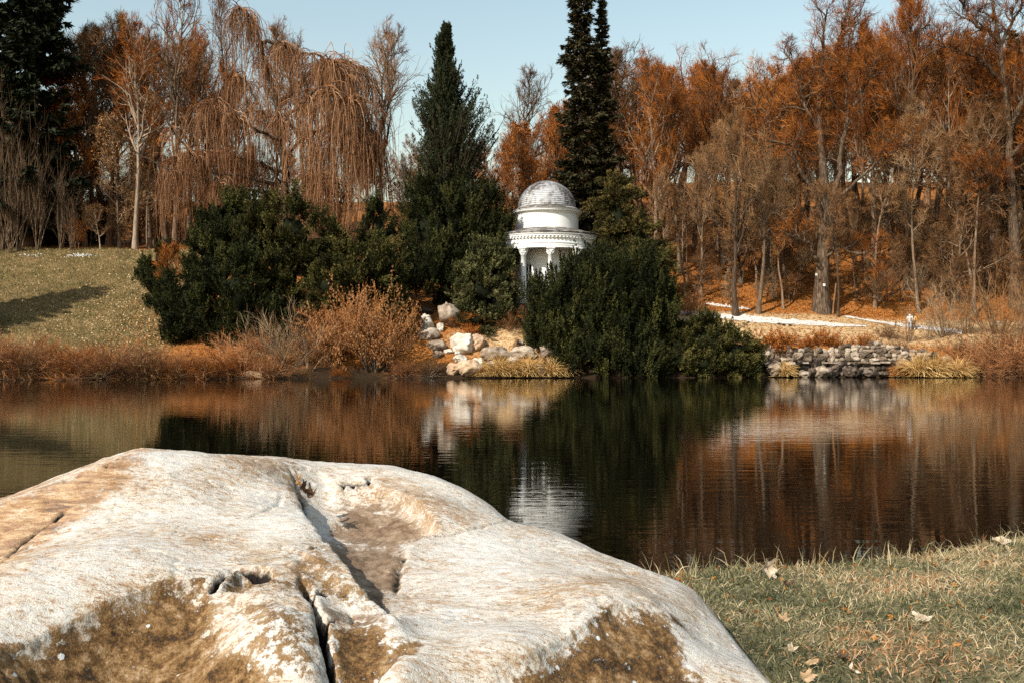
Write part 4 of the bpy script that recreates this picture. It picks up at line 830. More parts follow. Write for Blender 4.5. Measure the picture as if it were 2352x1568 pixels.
# -- trees standing on or beside the lawn, left
L_ = [('sparse1', 310, 124.5, 40, 'bark_pale', 'twig_rust', 'tall tree with a bright pale trunk at the crest of the lawn', .85), ('slim1', 338, 126, 330, 'bark_grey', 'twig_tan', 'thin grey tree just right of the bright pale trunk', .8),
      ('sparse0', 402, 123, -70, 'bark_grey', 'twig_rust', 'very tall dark trunked tree left of the weeping beech, reaching out of the frame', .62), ('sparse1', 460, 128, 20, 'bark_grey', 'twig_rust', 'tall bare tree between the very tall tree and the weeping beech', .55),
      ('sparse0', 520, 131, -30, 'bark_dark', 'twig_brown', 'slender dark tree whose tip stands left of the weeping crown', .45), ('leafy1', 250, 131, 50, 'bark_red', 'twig_rust', 'rust brown beech leaning against the dark fir on the left', .8), ('leafy1', 195, 129, 130, 'bark_red', 'twig_rust', 'rusty bare tree directly beside the dark fir', .8),
      ('leafy0', 275, 128, 255, 'bark_grey', 'twig_tan', 'small tree still carrying yellow brown leaves left of the pale trunk', .9), ('sparse0', 345, 134, 80, 'bark_grey', 'twig_rust', 'orange twigged tree behind the bright pale trunk', .6), ('sapling', 231, 122.3, 470, 'bark_pale', 'twig_tan', 'small pale stemmed tree with spreading twigs on the lawn crest', 1.2),
      ('sapling_leafy', 181, 122.2, 500, 'bark_red', 'leaf_orange', 'little sapling with orange leaves on the lawn crest', 1.0), ('sparse1', 880, 118, 0, 'bark_grey', 'twig_brown', 'tall bare tree with an oval crown right of the weeping beech', .8), ('sparse1', 705, 134, 22, 'bark_grey', 'twig_brown', 'bare crown rising behind the weeping beech', .75),
      ('sparse0', 640, 138, 60, 'bark_grey', 'twig_brown', 'bare tree behind the left part of the weeping crown', .6), ('sapling', 405, 99, 560, 'bark_red', 'twig_rust', 'small rusty leaved tree in front of the dark yew at the lawn edge', .8), ('bushy0', 930, 112, 330, 'bark_grey', 'twig_tan', 'thin bare bushy tree between the weeping beech and the dark cypress', .55)]
for (pr, u, D, vt, bk, tw, lab, wd) in L_: tree(pr, u, D, vt, bk, tw, lab, wide=wd, name='sapling' if 'sapling' in pr else 'bare_tree')
# -- right hand wood, front row
Rr = [('beech0', 1505, 116, 118, 'bark_grey', 'twig_rust', 'orange crowned tree immediately right of the twin spruces', 'bare_tree', .70), ('oak1', 1690, 106.8, 250, 'bark_dark', 'twig_tan', 'dark thick trunk standing on the path edge', 'oak', .5),
      ('oak2', 1742, 108, 300, 'bark_grey', 'twig_tan', 'forked leaning grey tree right of the dark thick trunk', 'oak', .45), ('slim0', 1800, 110, 380, 'bark_grey', 'twig_tan', 'mid grey trunk on the leaf slope left of the huge oak', 'bare_tree', .8), ('beech2', 1610, 113, 330, 'bark_grey', 'twig_tan', 'grey double trunk beside the bronze conifer', 'bare_tree', .7),
      ('slim1', 1925, 108, 420, 'bark_dark', 'twig_brown', 'black trunk close behind the huge oak on its right', 'bare_tree', .9), ('vase', 2085, 118, -20, 'bark_grey', 'twig_rust', 'very tall tree with upswept dark limbs behind the walking couple', 'bare_tree', .62), ('beech1', 2165, 120, 60, 'bark_grey', 'twig_rust', 'tall grey trunked tree left of the dark conifer at right', 'bare_tree', .6),
      ('oak1', 2270, 117, 40, 'bark_dark', 'twig_brown', 'crooked oak in front of the dark conifer at right', 'oak', .5), ('slim2', 2240, 110, 200, 'bark_grey', 'twig_tan', 'slim grey tree in front of the dark conifer at right', 'bare_tree', .7),
      ('slim0', 2110, 111, 250, 'bark_grey', 'twig_tan', 'slim tree right of the very tall upswept tree', 'bare_tree', .8), ('slim1', 2010, 112, 260, 'bark_grey', 'twig_tan', 'slim grey tree between the huge oak and the very tall tree', 'bare_tree', .8), ('beech3', 1560, 121, 150, 'bark_grey', 'twig_rust', 'second orange crowned tree right of the twin spruces', 'bare_tree', .65),
      ('beech1', 1660, 124, 138, 'bark_oak', 'twig_rust', 'broad rust orange crown left of the huge oak', 'bare_tree', .9), ('oak1', 1755, 122, 130, 'bark_grey', 'twig_rust', 'rust orange crown touching the left side of the huge oak', 'bare_tree', .85), ('oak0', 1800, 128, 150, 'bark_dark', 'twig_rust', 'dark limbed tree behind the rust orange crowns', 'bare_tree', .6),
      ('vase', 1985, 124, 45, 'bark_grey', 'twig_rust', 'tall fine twigged tree behind the right side of the huge oak', 'bare_tree', .5), ('beech0', 2200, 128, 55, 'bark_grey', 'twig_rust', 'rust twigged crown behind the tall grey trunked tree at right', 'bare_tree', .6), ('sparse1', 1195, 128, 155, 'bark_grey', 'twig_brown', 'bare fan shaped crown above the temple between the conifers', 'bare_tree', .9),
      ('leafy1', 1255, 124, 215, 'bark_grey', 'twig_rust', 'rust orange tree directly behind the temple dome', 'bare_tree', .75), ('leafy0', 1170, 121, 270, 'bark_grey', 'twig_rust', 'bushy rust orange tree behind the temple on its left', 'bare_tree', .8), ('bushy1', 1215, 118, 330, 'bark_grey', 'twig_rust', 'low bushy tree close behind the temple dome', 'bare_tree', .9)]
for (pr, u, D, vt, bk, tw, lab, nm_, wd) in Rr: tree(pr, u, D, vt, bk, tw, lab, name=nm_, wide=wd)
# -- the wood behind: individual trees of repeated kinds
rng = R(77)
def wood(n, u0, u1, D0, D1, vt, jit, kinds, barks, twigs, label, group, wd=(.5, .85)):
    for k in range(n):
        u = u0 + (u1 - u0) * (k + rng.random()) / n; D = rng.uniform(D0, D1)
        tree(kinds[rng.integers(len(kinds))], u, D, np.interp(u, *vt) + rng.normal() * jit, barks[rng.integers(len(barks))], twigs[rng.integers(len(twigs))], label, group=group, wide=rng.uniform(*wd))
vr = ([1400, 1450, 1560, 1640, 1800, 1900, 2000, 2100, 2200, 2400], [170, 150, 150, 165, 160, 120, 110, 95, 110, 90])
wood(44, 1400, 2480, 126, 152, vr, 22, ['beech0', 'beech1', 'beech2', 'beech3', 'vase', 'oak0', 'oak2'], ['bark_oak', 'bark_red', 'bark_grey'], ['twig_rust', 'twig_rust', 'twig_tan'], 'bare rust brown tree standing in the wood on the right slope', 'trees of the right hand wood', (.7, 1.1))
wood(30, 1400, 2480, 112, 126, ([1400, 2400], [400, 380]), 60, ['slim0', 'slim1', 'slim2', 'bushy0'], ['bark_grey', 'bark_oak', 'bark_grey'], ['twig_tan', 'twig_grey', 'twig_brown'], 'thin young tree with pale twigs on the leaf covered right slope', 'young trees on the right slope', (.7, 1.1))
wood(40, 1400, 2480, 150, 200, ([1400, 2400], [230, 200]), 30, ['bushy0', 'bushy1', 'beech2'], ['bark_red'], ['twig_rust', 'twig_brown'], 'distant brown tree at the back of the right hand wood', 'far trees of the right hand wood', (.7, 1.0))
wood(22, 1080, 1420, 132, 165, ([1080, 1150, 1250, 1420], [330, 300, 260, 250]), 18, ['bushy0', 'bushy1', 'leafy1'], ['bark_red'], ['twig_rust'], 'rust coloured tree filling the slope behind the temple', 'trees behind the temple', (.7, 1.0))
wood(40, -60, 1080, 145, 190, ([0, 200, 350, 520, 700, 900, 1080], [230, 250, 330, 350, 340, 320, 330]), 22, ['bushy0', 'bushy1', 'leafy1', 'beech2'], ['bark_red'], ['twig_brown', 'twig_rust'], 'low distant tree behind the lawn and the weeping beech', 'far trees behind the lawn', (.8, 1.1))
wood(26, 130, 640, 128, 144, ([100, 200, 400, 620], [340, 380, 420, 430]), 40, ['bushy0', 'bushy1', 'slim0', 'leafy0'], ['bark_grey', 'bark_red'], ['twig_rust', 'twig_tan', 'twig_brown'], 'bare undergrowth tree behind the crest of the lawn', 'undergrowth trees behind the lawn', (.8, 1.1))

wood(13, 170, 560, 128, 141, ([150, 300, 420, 560], [120, 70, 60, 110]), 40, ['sparse0', 'sparse1', 'beech3'], ['bark_grey', 'bark_oak'], ['twig_rust', 'twig_brown', 'twig_tan'], 'tall bare brown tree standing behind the crest of the lawn', 'tall trees behind the lawn crest', (.7, .95))
# -- hand drawn limbs: weeping beech and the extra limbs of the old oaks
def smooth_path(pts, n):
    pts = np.array(pts, float); s = np.concatenate([[0], np.cumsum(np.linalg.norm(np.diff(pts, axis=0), axis=1))]); q = np.linspace(0, s[-1], n * 4)
    a = np.stack([np.interp(q, s, pts[:, k]) for k in range(3)], 1); w = np.hanning(9); w /= w.sum(); p = np.pad(a, ((4, 4), (0, 0)), mode='edge')
    b_ = np.stack([np.convolve(p[:, k], w, 'valid') for k in range(3)], 1); b_[0] = a[0]; b_[-1] = a[-1]; return b_[np.linspace(0, len(b_) - 1, n).astype(int)]
def drawn_tree(name, seed, u0, D, limbs, bark, twig, label, cat, n1=16, l1=(2.0, 5.0), tr=.020, a1=(30, 80), n2=7, n3=5):
    """trunk and main limbs follow hand placed points, twigs grow from them"""
    rng = R(seed); root = at(u0, D); t = thing(name, label, cat, root); mb = MB(); cb = MB()
    for k, (pts, ra, rb, f0, *nn) in enumerate(limbs):
        nk = nn[0] if nn else n1
        W = smooth_path([P(u, v, D + dz) for u, v, dz in pts], 26) - root; kk = np.linspace(0, 1, 26); W[2:-1] += rng.normal(size=(23, 3)) * np.array([.07, .1, .05]) * (1 if k else .4)
        rr = ra + (rb - ra) * kk ** .8
        if k == 0: rr = rr * (1 + .45 * np.exp(-kk * 22)); W[0, 2] -= .8
        V, q = tubes(W[None], rr[None], 10); mb.add(V, q, .5)
        i, tt, p, d = spawn(rng, W[None], nk, f0, 1.0, *a1, up=.25); L = rng.uniform(*l1, len(p)) * (1.1 - .35 * tt); P1 = grow(rng, p, d, L, 8, .20, .08)
        V, q = tubes(P1, np.minimum(.03 + .018 * L, .09)[:, None] * (1 - .8 * np.linspace(0, 1, 8)) + .012, 5); mb.add(V, q, .5)
        i, tt, p, d = spawn(rng, P1, n2, .15, 1, 30, 70, up=.08); L2 = L[i] * .5 * (1.1 - .5 * tt); P2 = grow(rng, p, d, L2, 5, .18, .06); V, q = tubes(P2, np.full((len(p), 1), tr * 1.5) * (1 - .6 * np.linspace(0, 1, 5)), 4); mb.add(V, q, .5)
        i, tt, p, d = spawn(rng, P2, n3, .15, 1, 25, 60, up=.06); L3 = L2[i] * .55 + .2; P3 = grow(rng, p, d, L3, 4, .16, .05); t3 = np.clip(rng.normal(.5, .22, len(p)), 0, 1); V, q = tubes(P3, np.full((len(p), 1), tr) * (1 - .5 * np.linspace(0, 1, 4)), 3); cb.add(V, q, np.repeat(t3, 12))
        i, tt, p, d = spawn(rng, P3, 3, .2, 1, 22, 55, up=.05); L4 = L3[i] * .6 + .1; P4 = grow(rng, p, d, L4, 3, .15, .04); V, q = tubes(P4, np.full((len(p), 1), tr * .7) * np.array([[1, .75, .4]]), 3); cb.add(V, q, np.repeat(np.clip(t3[i] + rng.normal(size=len(p)) * .12, 0, 1), 9))
    obj('trunk', mb.data('trunk', True), M[bark], t); obj('crown', cb.data('crown'), M[twig], t); return t
drawn_tree('oak', 401, 1887, 109.5, [([(1887, 716, 0), (1888, 650, 0), (1891, 590, 0), (1894, 520, 0), (1897, 450, 0), (1890, 380, .3), (1884, 300, .5), (1880, 220, .5), (1889, 140, .3), (1892, 75, 0), (1901, 22, 0)], .88, .07, .5),
  ([(1893, 545, 0), (1912, 470, -.5), (1926, 400, -1), (1936, 320, -1), (1947, 262, -1), (1941, 180, -1), (1955, 112, -1), (1963, 55, -1)], .42, .06, .35), ([(1893, 525, 0), (1877, 459, -1), (1850, 410, -2), (1822, 362, -2.5), (1829, 338, -2.6), (1800, 331, -3), (1766, 324, -3), (1742, 298, -3)], .32, .07, .5, 10),
  ([(1896, 505, 0), (1924, 459, -1), (1960, 424, -2), (2000, 386, -2.5), (2040, 352, -3), (2062, 336, -3), (2090, 334, -3)], .26, .06, .5, 9), ([(1889, 622, -.4), (1868, 585, -1.2), (1861, 560, -1.5), (1845, 556, -2), (1829, 538, -2), (1815, 545, -2.2)], .27, .07, .6, 4),
  ([(1893, 600, 0), (1925, 562, -1.5), (1950, 577, -2), (1985, 590, -2.5), (2008, 618, -2.5)], .15, .03, .4, 5), ([(1884, 305, .5), (1851, 250, 0), (1836, 190, 0), (1822, 150, 0), (1800, 120, 0)], .22, .05, .2), ([(1946, 265, -1), (1976, 228, -1), (1998, 172, -1), (2014, 120, -1)], .2, .05, .2),
  ([(1881, 225, .5), (1912, 150, .5), (1930, 92, .5), (1934, 30, .5)], .2, .05, .2), ([(1896, 452, 0), (1862, 420, 1.5), (1846, 335, 2), (1850, 262, 2), (1840, 215, 2)], .24, .05, .3), ([(1890, 385, 0), (1915, 330, 2), (1920, 260, 2.5), (1908, 200, 2.5)], .2, .05, .3)], 'bark_oak', 'twig_rust', 'huge old oak with a thick furrowed trunk and crooked dark limbs beside the path', 'oak')
drawn_tree('oak', 402, 2335, 112, [([(2335, 720, 0), (2330, 560, 0), (2322, 420, 0), (2318, 300, 0), (2305, 190, 0), (2297, 101, 0), (2286, 40, 0), (2276, -20, 0), (2280, -60, 0)], .75, .10, .4), ([(2306, 200, 0), (2280, 165, -1), (2257, 141, -1.5), (2236, 128, -1.5), (2217, 121, -2), (2190, 108, -2), (2166, 110, -2), (2150, 92, -2)], .30, .06, .3),
  ([(2297, 101, 0), (2270, 70, -.5), (2250, 66, -1), (2234, 52, -1), (2218, 22, -1), (2205, -10, -1)], .26, .06, .2), ([(2318, 300, 0), (2350, 230, 1), (2372, 160, 1), (2380, 80, 1), (2400, 0, 1)], .34, .08, .2), ([(2326, 480, 0), (2290, 430, -1), (2262, 400, -1.5), (2240, 412, -2), (2222, 380, -2)], .22, .05, .3),
  ([(2296, 110, 0), (2320, 60, .5), (2345, 20, .5), (2352, -40, .5)], .26, .06, .2), ([(2320, 360, 0), (2350, 330, -1), (2390, 330, -1.5), (2420, 290, -1.5)], .25, .05, .2), ([(2312, 240, 0), (2285, 250, 1), (2255, 225, 1.5), (2240, 190, 1.5), (2235, 150, 1.5)], .2, .05, .3)], 'bark_oak', 'twig_rust', 'gnarled old oak at the right border with crooked dark limbs against the sky', 'oak', l1=(1.6, 4.0))
WD = 112.0; wroot = at(648, WD); wb = thing('weeping_beech', 'great weeping beech trailing curtains of brown twigs', 'tree', wroot)
LIMBS = [([(650, 600, 0), (655, 440, 0), (650, 330, 0), (640, 245, .5), (612, 150, 1), (582, 62, 1), (560, 14, .6), (545, 16, .3), (533, 34, 0), (526, 70, 0)], .62, .07), ([(640, 245, .5), (690, 190, 2), (740, 140, 3), (800, 140, 3.5), (838, 165, 3.5), (856, 200, 3.5)], .28, .07),
         ([(595, 100, 1), (640, 92, 0), (690, 122, -1), (740, 130, -1.5), (778, 148, -2), (800, 180, -2)], .22, .06), ([(650, 330, 0), (605, 305, -1.5), (560, 282, -3), (528, 248, -3.5), (505, 224, -3.5), (487, 232, -3.5), (474, 270, -3.5)], .26, .05),
         ([(652, 430, 0), (560, 405, -1), (480, 395, -2), (423, 338, -2.5), (390, 290, -2.5), (352, 205, -2.5), (338, 170, -2.5)], .24, .04), ([(652, 450, 0), (520, 425, -2), (440, 405, -3), (378, 383, -3.5), (330, 360, -3.5), (302, 342, -3.5), (262, 305, -3.5), (238, 250, -3.5)], .22, .03),
         ([(655, 400, 0), (600, 380, 1), (520, 350, 1), (450, 342, .5), (400, 362, 0), (368, 400, 0)], .2, .05), ([(650, 360, 0), (700, 310, -1.5), (760, 290, -2.5), (820, 300, -3), (850, 330, -3)], .24, .06), ([(655, 420, 0), (720, 400, -2), (770, 420, -3.2), (800, 450, -3.4)], .2, .05),
         ([(646, 300, 0), (600, 250, 3), (570, 200, 4), (555, 160, 4), (530, 180, 4)], .22, .05), ([(645, 280, 0), (700, 230, -3), (730, 200, -4), (790, 215, -4.5), (825, 250, -4.5)], .24, .05), ([(690, 560, .5), (668, 480, .6), (650, 420, .5), (600, 370, 0)], .3, .1)]
mb = MB(); strands = []
for pts, ra, rb in LIMBS:
    W = smooth_path([P(u, v, WD + dz) for u, v, dz in pts], 22) - wroot; k = np.linspace(0, 1, 22)
    W[1:-1] += R(int(pts[-1][0])).normal(size=(20, 3)) * np.array([.12, .2, .12]); V, q = tubes(W[None], (ra + (rb - ra) * k ** .8)[None], 8); mb.add(V, q, .5); strands.append(W)
obj('trunk', mb.data('trunk', True), M['bark_dark'], wb)
rng = R(9); bases = []; lens = []
SPEC = {0: (10, 20, 330, 1.5, 9), 1: (5, 21, 380, 3, 15), 2: (2, 21, 330, 2, 10), 3: (7, 21, 200, 2, 9), 4: (9, 15, 110, 2, 8), 5: (5, 13, 120, 1.5, 7), 6: (5, 21, 360, 3, 11), 7: (5, 21, 360, 4, 14), 8: (6, 21, 280, 4, 10.5), 9: (8, 21, 170, 2, 9), 10: (5, 21, 300, 4, 14.5), 11: (16, 21, 30, 2, 4)}
for k, W in enumerate(strands):
    a, b_, n, l0, l1 = SPEC[k]; cl_ = rng.uniform(a, b_, max(5, n // 20)); t = np.clip(cl_[rng.integers(0, len(cl_), n)] + rng.normal(size=n) * .10, a, b_ - .01); i = np.minimum(t.astype(int), 20); w = (t - i)[:, None]; bases.append(W[i] * (1 - w) + W[i + 1] * w); lens.append(rng.uniform(0, 1, n) ** 1.4 * (l1 - l0) + l0)
B = np.concatenate(bases); Ls = np.concatenate(lens); N = len(B); K = 13
d = rng.normal(size=(N, 3)) * np.array([.9, .9, .35]) + np.array([0, 0, .05]); d = norm(d); pts = [B]; p = B; zmin = np.where(B[:, 0] > 2, 2.0, 3.4) + rng.random(N) * 3
for k in range(K - 1):
    d = norm(d + np.array([0, 0, -1]) * (.30 + .10 * k) + rng.normal(size=(N, 3)) * .17); p = p + d * (Ls / (K - 1))[:, None]; pts.append(p)
S1 = np.stack(pts, 1); S1[:, :, 2] = np.maximum(S1[:, :, 2], 1.5); cb = MB(); ts = np.clip(rng.normal(.5, .2, N), 0, 1)
V, q = tubes(S1, rng.uniform(.028, .055, N)[:, None] * (1 - .6 * np.linspace(0, 1, K)), 3); cb.add(V, q, np.repeat(ts, K * 3))
i, tt, p, d = spawn(rng, S1, 5, .15, 1, 20, 60); L2 = rng.uniform(.5, 2.2, len(p)) * (1.15 - .5 * tt); pts = [p]
for k in range(4): d = norm(d + np.array([0, 0, -.42]) + rng.normal(size=d.shape) * .10); p = p + d * (L2 / 4)[:, None]; pts.append(p)
V, q = tubes(np.stack(pts, 1), np.full((len(p), 1), .014) * np.array([[1, .9, .8, .6, .4]]), 3); cb.add(V, q, np.repeat(np.clip(ts[i] + rng.normal(size=len(p)) * .15, 0, 1), 15))
obj('crown', cb.data('crown'), M['twig_weep'], wb)

# ------------------------------------------------------------------ conifers
def spruce(seed, H, width, dens=1.0, droop=-.30, up_tip=.05, z0=.04, leafl=.26, power=.75, whorl=.42):
    rng = R(seed); t = np.arange(z0, .985, whorl / H); t = np.repeat(t, 7) + rng.normal(size=len(t) * 7) * .004; t = np.clip(t, z0, .992)
    L = width * ((1 - t) ** power * (.82 + .18 * np.sin(t * 40 + seed)) + .03) * rng.uniform(.55, 1.12, len(t)); az = rng.random(len(t)) * 2 * np.pi
    base = np.stack([np.zeros_like(t), np.zeros_like(t), t * H], -1); sl = droop * (1 - t) + .25 * t
    d = norm(np.stack([np.cos(az), np.sin(az), sl], -1)); Pt = grow(rng, base, d, L, 6, .05, up_tip)
    tb = MB(); z = np.linspace(-.8, H * .99, 12); V, q = tubes(np.stack([z * 0, z * 0, z], -1)[None], (.016 * H * (1 - np.linspace(0, 1, 12)) + .02)[None], 9); tb.add(V, q, .5)
    V, q = tubes(Pt, (.010 + .012 * L)[:, None] * (1 - .85 * np.linspace(0, 1, 6)), 4); tb.add(V, q, .5)
    n = np.maximum(3, (L * 5.2 * dens).astype(int)); i = np.repeat(np.arange(len(t)), n); f = rng.uniform(.12, 1.0, len(i)) ** .8; c, tg = sample(Pt, i, f)
    tuft = rng.normal(size=len(i)) * .14 + .45; m_ = 7; side = norm(np.cross(tg, np.array([0, 0, 1.0])))
    ci = np.repeat(np.arange(len(i)), m_); M_ = len(ci); s = rng.uniform(-1, 1, M_); hang = rng.uniform(0, 1, M_); wl = (.25 + .35 * (1 - f[ci])) * np.minimum(1, L[i][ci] / 2 + .2)
    pos = c[ci] + side[ci] * (s * wl)[:, None] + tg[ci] * rng.uniform(-.2, .2, M_)[:, None] - np.array([0, 0, 1]) * (hang * (.12 + .34 * np.abs(s)) * np.minimum(1, L[i][ci] / 1.5))[:, None]
    dirs = tg[ci] * .7 + side[ci] * s[:, None] * .9 + np.array([0, 0, -.75]) * hang[:, None] + rng.normal(size=(M_, 3)) * .25
    V, q = leaf_quads(rng, pos, dirs, leafl * rng.uniform(.6, 1.2, M_), leafl * .24 * rng.uniform(.7, 1.3, M_))
    return tb.data('trunk', True), mesh_data('crown', V, [q], False, {'tint': np.repeat(np.clip(tuft[ci] + rng.normal(size=M_) * .14, 0, 1), 4)})
SPR = [spruce(1, 36, 3.3, 1.1, power=.5, leafl=.30), spruce(2, 30, 3.1, 1.1, power=.62, leafl=.30), spruce(3, 30, 5.6, 1.3, droop=-.12, leafl=.36, whorl=.42, power=.5), spruce(4, 26, 5.6, .6, droop=-.25, leafl=.36, whorl=.55)]
def conifer(k, H0, u, D, vtop, mt, lab, wide=1.0, name='spruce', cat='spruce', base=None):
    p = at(u, D) if base is None else base; s = (EYE + (V0 - vtop) * D / F - p[2]) / H0
    t = thing(name, lab, cat, p, R(int(u)).uniform(0, 6), (s * wide, s * wide, s)); obj('trunk', SPR[k][0], M['bark_dark'], t); obj('crown', SPR[k][1], M[mt], t); return t
conifer(0, 36, 1334, 113.5, -170, 'spruce', 'left and taller one of the twin dark spruces behind the temple', 1.0); conifer(1, 30, 1382, 115, -8, 'spruce', 'right slimmer one of the twin dark spruces behind the temple', 1.0)
conifer(2, 30, 66, 126, -420, 'fir', 'broad dark green fir filling the upper left corner', .92, 'fir', 'fir'); conifer(3, 26, 2325, 130, 60, 'spruce', 'broad dark conifer behind the crooked oaks at right', .95, 'spruce', 'spruce')
conifer(2, 30, -60, 130, -300, 'fir', 'second dark fir cut by the left border', .95, 'fir', 'fir'); conifer(2, 30, -250, 93, 250, 'fir', 'dark fir at the waterline left of the lawn', 1.7, 'fir', 'fir'); conifer(3, 26, -400, 88, 200, 'fir', 'drooping fir farther left along the shore', 1.3, 'fir', 'fir')
conifer(2, 30, 120, 134, 200, 'fir', 'lower dark fir behind the thin bare trees at left', .9, 'fir', 'fir')

def plumes(rng, base, d, L, rad, m_, ll, lw, bend=.25, tint=None, flat=.65):
    """foliage sprays: m_ small leaves along each curved axis, tapering to a tip"""
    N = len(base); i = np.repeat(np.arange(N), m_); M_ = len(i); s = rng.random(M_) ** .85; ax = norm(d)
    side = norm(np.cross(ax, rng.normal(size=(N, 3)))); o2 = np.cross(ax, side); a = rng.random(M_) * 2 * np.pi; rr = np.sqrt(rng.random(M_)) * rad[i] * (1.06 - s) ** flat
    off = (np.cos(a)[:, None] * side[i] + np.sin(a)[:, None] * o2[i])
    pos = base[i] + ax[i] * (L[i] * s)[:, None] + np.array([0, 0, 1]) * (bend * L[i] * s * s)[:, None] + off * rr[:, None]
    dirs = ax[i] * .9 + np.array([0, 0, 1]) * (bend * s)[:, None] + off * .7 + rng.normal(size=(M_, 3)) * .3
    V, q = leaf_quads(rng, pos, dirs, ll * rng.uniform(.6, 1.25, M_), lw * rng.uniform(.7, 1.3, M_))
    tn = np.clip(tint[i] + .22 * (s - .5) + rng.normal(size=M_) * .10, 0, 1); return V, q, np.repeat(tn, 4)
def evergreen(name, seed, lobes, mt, label, cat, base_uvD, up=.75, L=(1.0, 2.0), rad=.32, dens=.42, m_=56, ll=.135, lw=.042, bend=.2, spikes=None, core=.42, clump=(.7, 1.5), per=7):
    """lobes: (u, v, D, ru, rv[, rd]) ellipsoids standing on the slope, covered with uneven clumps of foliage plumes"""
    rng = R(seed); root = at(*base_uvD); t = thing(name, label, cat, root); mb = MB(); cm = MB(); E = []
    for lb in lobes:
        u, v, D, ru, rv = lb[:5]; s = D / F; E.append((P(u, v, D), np.array([ru * s, (lb[5] if len(lb) > 5 else min(ru, rv)) * s, rv * s])))
    for k, (c, r) in enumerate(E):
        area = 4 * np.pi * ((r[0] * r[1]) ** 1.6 / 3 + (r[0] * r[2]) ** 1.6 / 3 + (r[1] * r[2]) ** 1.6 / 3) ** (1 / 1.6)
        n = int(area * dens * 1.5); dd = norm(rng.normal(size=(n, 3))); dd = dd[dd[:, 1] < .5]
        pt = c + dd * r * ((.5 + .53 * rng.random(len(dd)) ** .6) * np.where(rng.random(len(dd)) < .16, 1.14, 1))[:, None] * (1 + .22 * fbm(dd[:, 0] * 2.6 + k * 3, dd[:, 2] * 2.6 + dd[:, 1] * 2, 2, seed + 2))[:, None]
        ok = np.ones(len(pt), bool)
        for j, (c2, r2) in enumerate(E):
            if j != k: ok &= (((pt - c2) / r2) ** 2).sum(1) > .45
        ok &= pt[:, 2] > np.maximum(T(pt[:, 0], pt[:, 1]), 0) - .1; pt, dd = pt[ok], dd[ok]
        if len(pt):
            cs = rng.uniform(*clump, len(pt)); cd = norm(norm(dd / r) * (1 - up) + np.array([0, 0, up]) + rng.normal(size=pt.shape) * .16); ct_ = np.clip(.44 + rng.normal(size=len(pt)) * .21, .1, .95)
            i = np.repeat(np.arange(len(pt)), per); M_ = len(i); sc = cs[i]
            off = rng.normal(size=(M_, 3)) * np.array([.34, .34, .22]) * sc[:, None]; d = norm(cd[i] + off / sc[:, None] * .9 + rng.normal(size=(M_, 3)) * .10); Lp = rng.uniform(*L, M_) * sc / clump[1]
            b0 = pt[i] + off - d * (Lp * .75)[:, None]; b0[:, 2] = np.maximum(b0[:, 2], .05)
            V, q, a = plumes(rng, b0 - root, d, Lp, rad * rng.uniform(.6, 1.2, M_) * (.6 + .4 * sc), m_, ll, lw, bend, np.clip(ct_[i] + rng.normal(size=M_) * .07, 0, 1)); mb.add(V, q, a)
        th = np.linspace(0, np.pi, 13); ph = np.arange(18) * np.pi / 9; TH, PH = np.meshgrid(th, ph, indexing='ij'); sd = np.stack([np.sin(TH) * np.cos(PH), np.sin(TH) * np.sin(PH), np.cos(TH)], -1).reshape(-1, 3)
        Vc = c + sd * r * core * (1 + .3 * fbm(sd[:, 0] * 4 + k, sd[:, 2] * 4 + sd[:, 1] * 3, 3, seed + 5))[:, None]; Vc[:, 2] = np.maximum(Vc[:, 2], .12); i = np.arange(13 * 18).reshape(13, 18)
        cm.add(Vc - root, np.stack([i[:-1], i[1:], np.roll(i[1:], -1, 1), np.roll(i[:-1], -1, 1)], -1).reshape(-1, 4), .12)  # low tint paints the shaded gaps between clumps as a dark core
    if spikes:
        sp = []
        for (u, v, D, n, du) in spikes:
            for _ in range(n): sp.append(P(u + rng.normal() * du, v + rng.normal() * du * .5, D + rng.normal() * .5))
        sp = np.array(sp); Ls = rng.uniform(1.6, 3.0, len(sp)); d = norm(np.array([0, 0, 1.0]) + rng.normal(size=sp.shape) * .08)
        V, q, a = plumes(rng, sp - d * Ls[:, None] - root, d, Ls, np.full(len(sp), .30), 120, ll * .9, lw, 0, np.full(len(sp), .45), .8); mb.add(V, q, a)
    tb = MB(); z = np.linspace(-.6, max(1.5, E[0][0][2] - root[2]), 5); V, q = tubes(np.stack([z * 0, z * 0, z], -1)[None], np.array([[.3, .26, .22, .2, .16]]), 8); tb.add(V, q, .5)
    cr = obj('crown', mb.data('crown'), M[mt], t); obj('shade_core', cm.data('inner', True), M['yew'], cr); obj('trunk', tb.data('trunk', True), M['bark_red'], t); return t

evergreen('yew', 31, [(440, 690, 98, 72, 100), (545, 690, 96.5, 100, 125), (600, 745, 95.5, 80, 60), (500, 600, 99.5, 70, 120), (470, 560, 101, 40, 70), (520, 500, 102, 34, 66), (420, 770, 96, 50, 44)], 'yew', 'massive dark green yew mound right of the lawn', 'yew', (520, 99), up=.7, L=(1.2, 2.4))
evergreen('yew', 32, [(350, 640, 103, 30, 62), (372, 600, 104, 24, 50), (385, 700, 100, 30, 80)], 'yew', 'small upright dark yew at the edge of the lawn', 'yew', (358, 103.5), up=.8, core=.6)
evergreen('yew', 33, [(600, 520, 103, 72, 76), (670, 545, 101.5, 80, 100), (735, 580, 101, 62, 80), (650, 640, 99, 70, 80), (590, 570, 101, 60, 80), (560, 470, 104, 40, 40)], 'yew_olive', 'broad olive tinted yew beneath the weeping beech', 'yew', (650, 104), up=.45, L=(.9, 1.8), rad=.36)
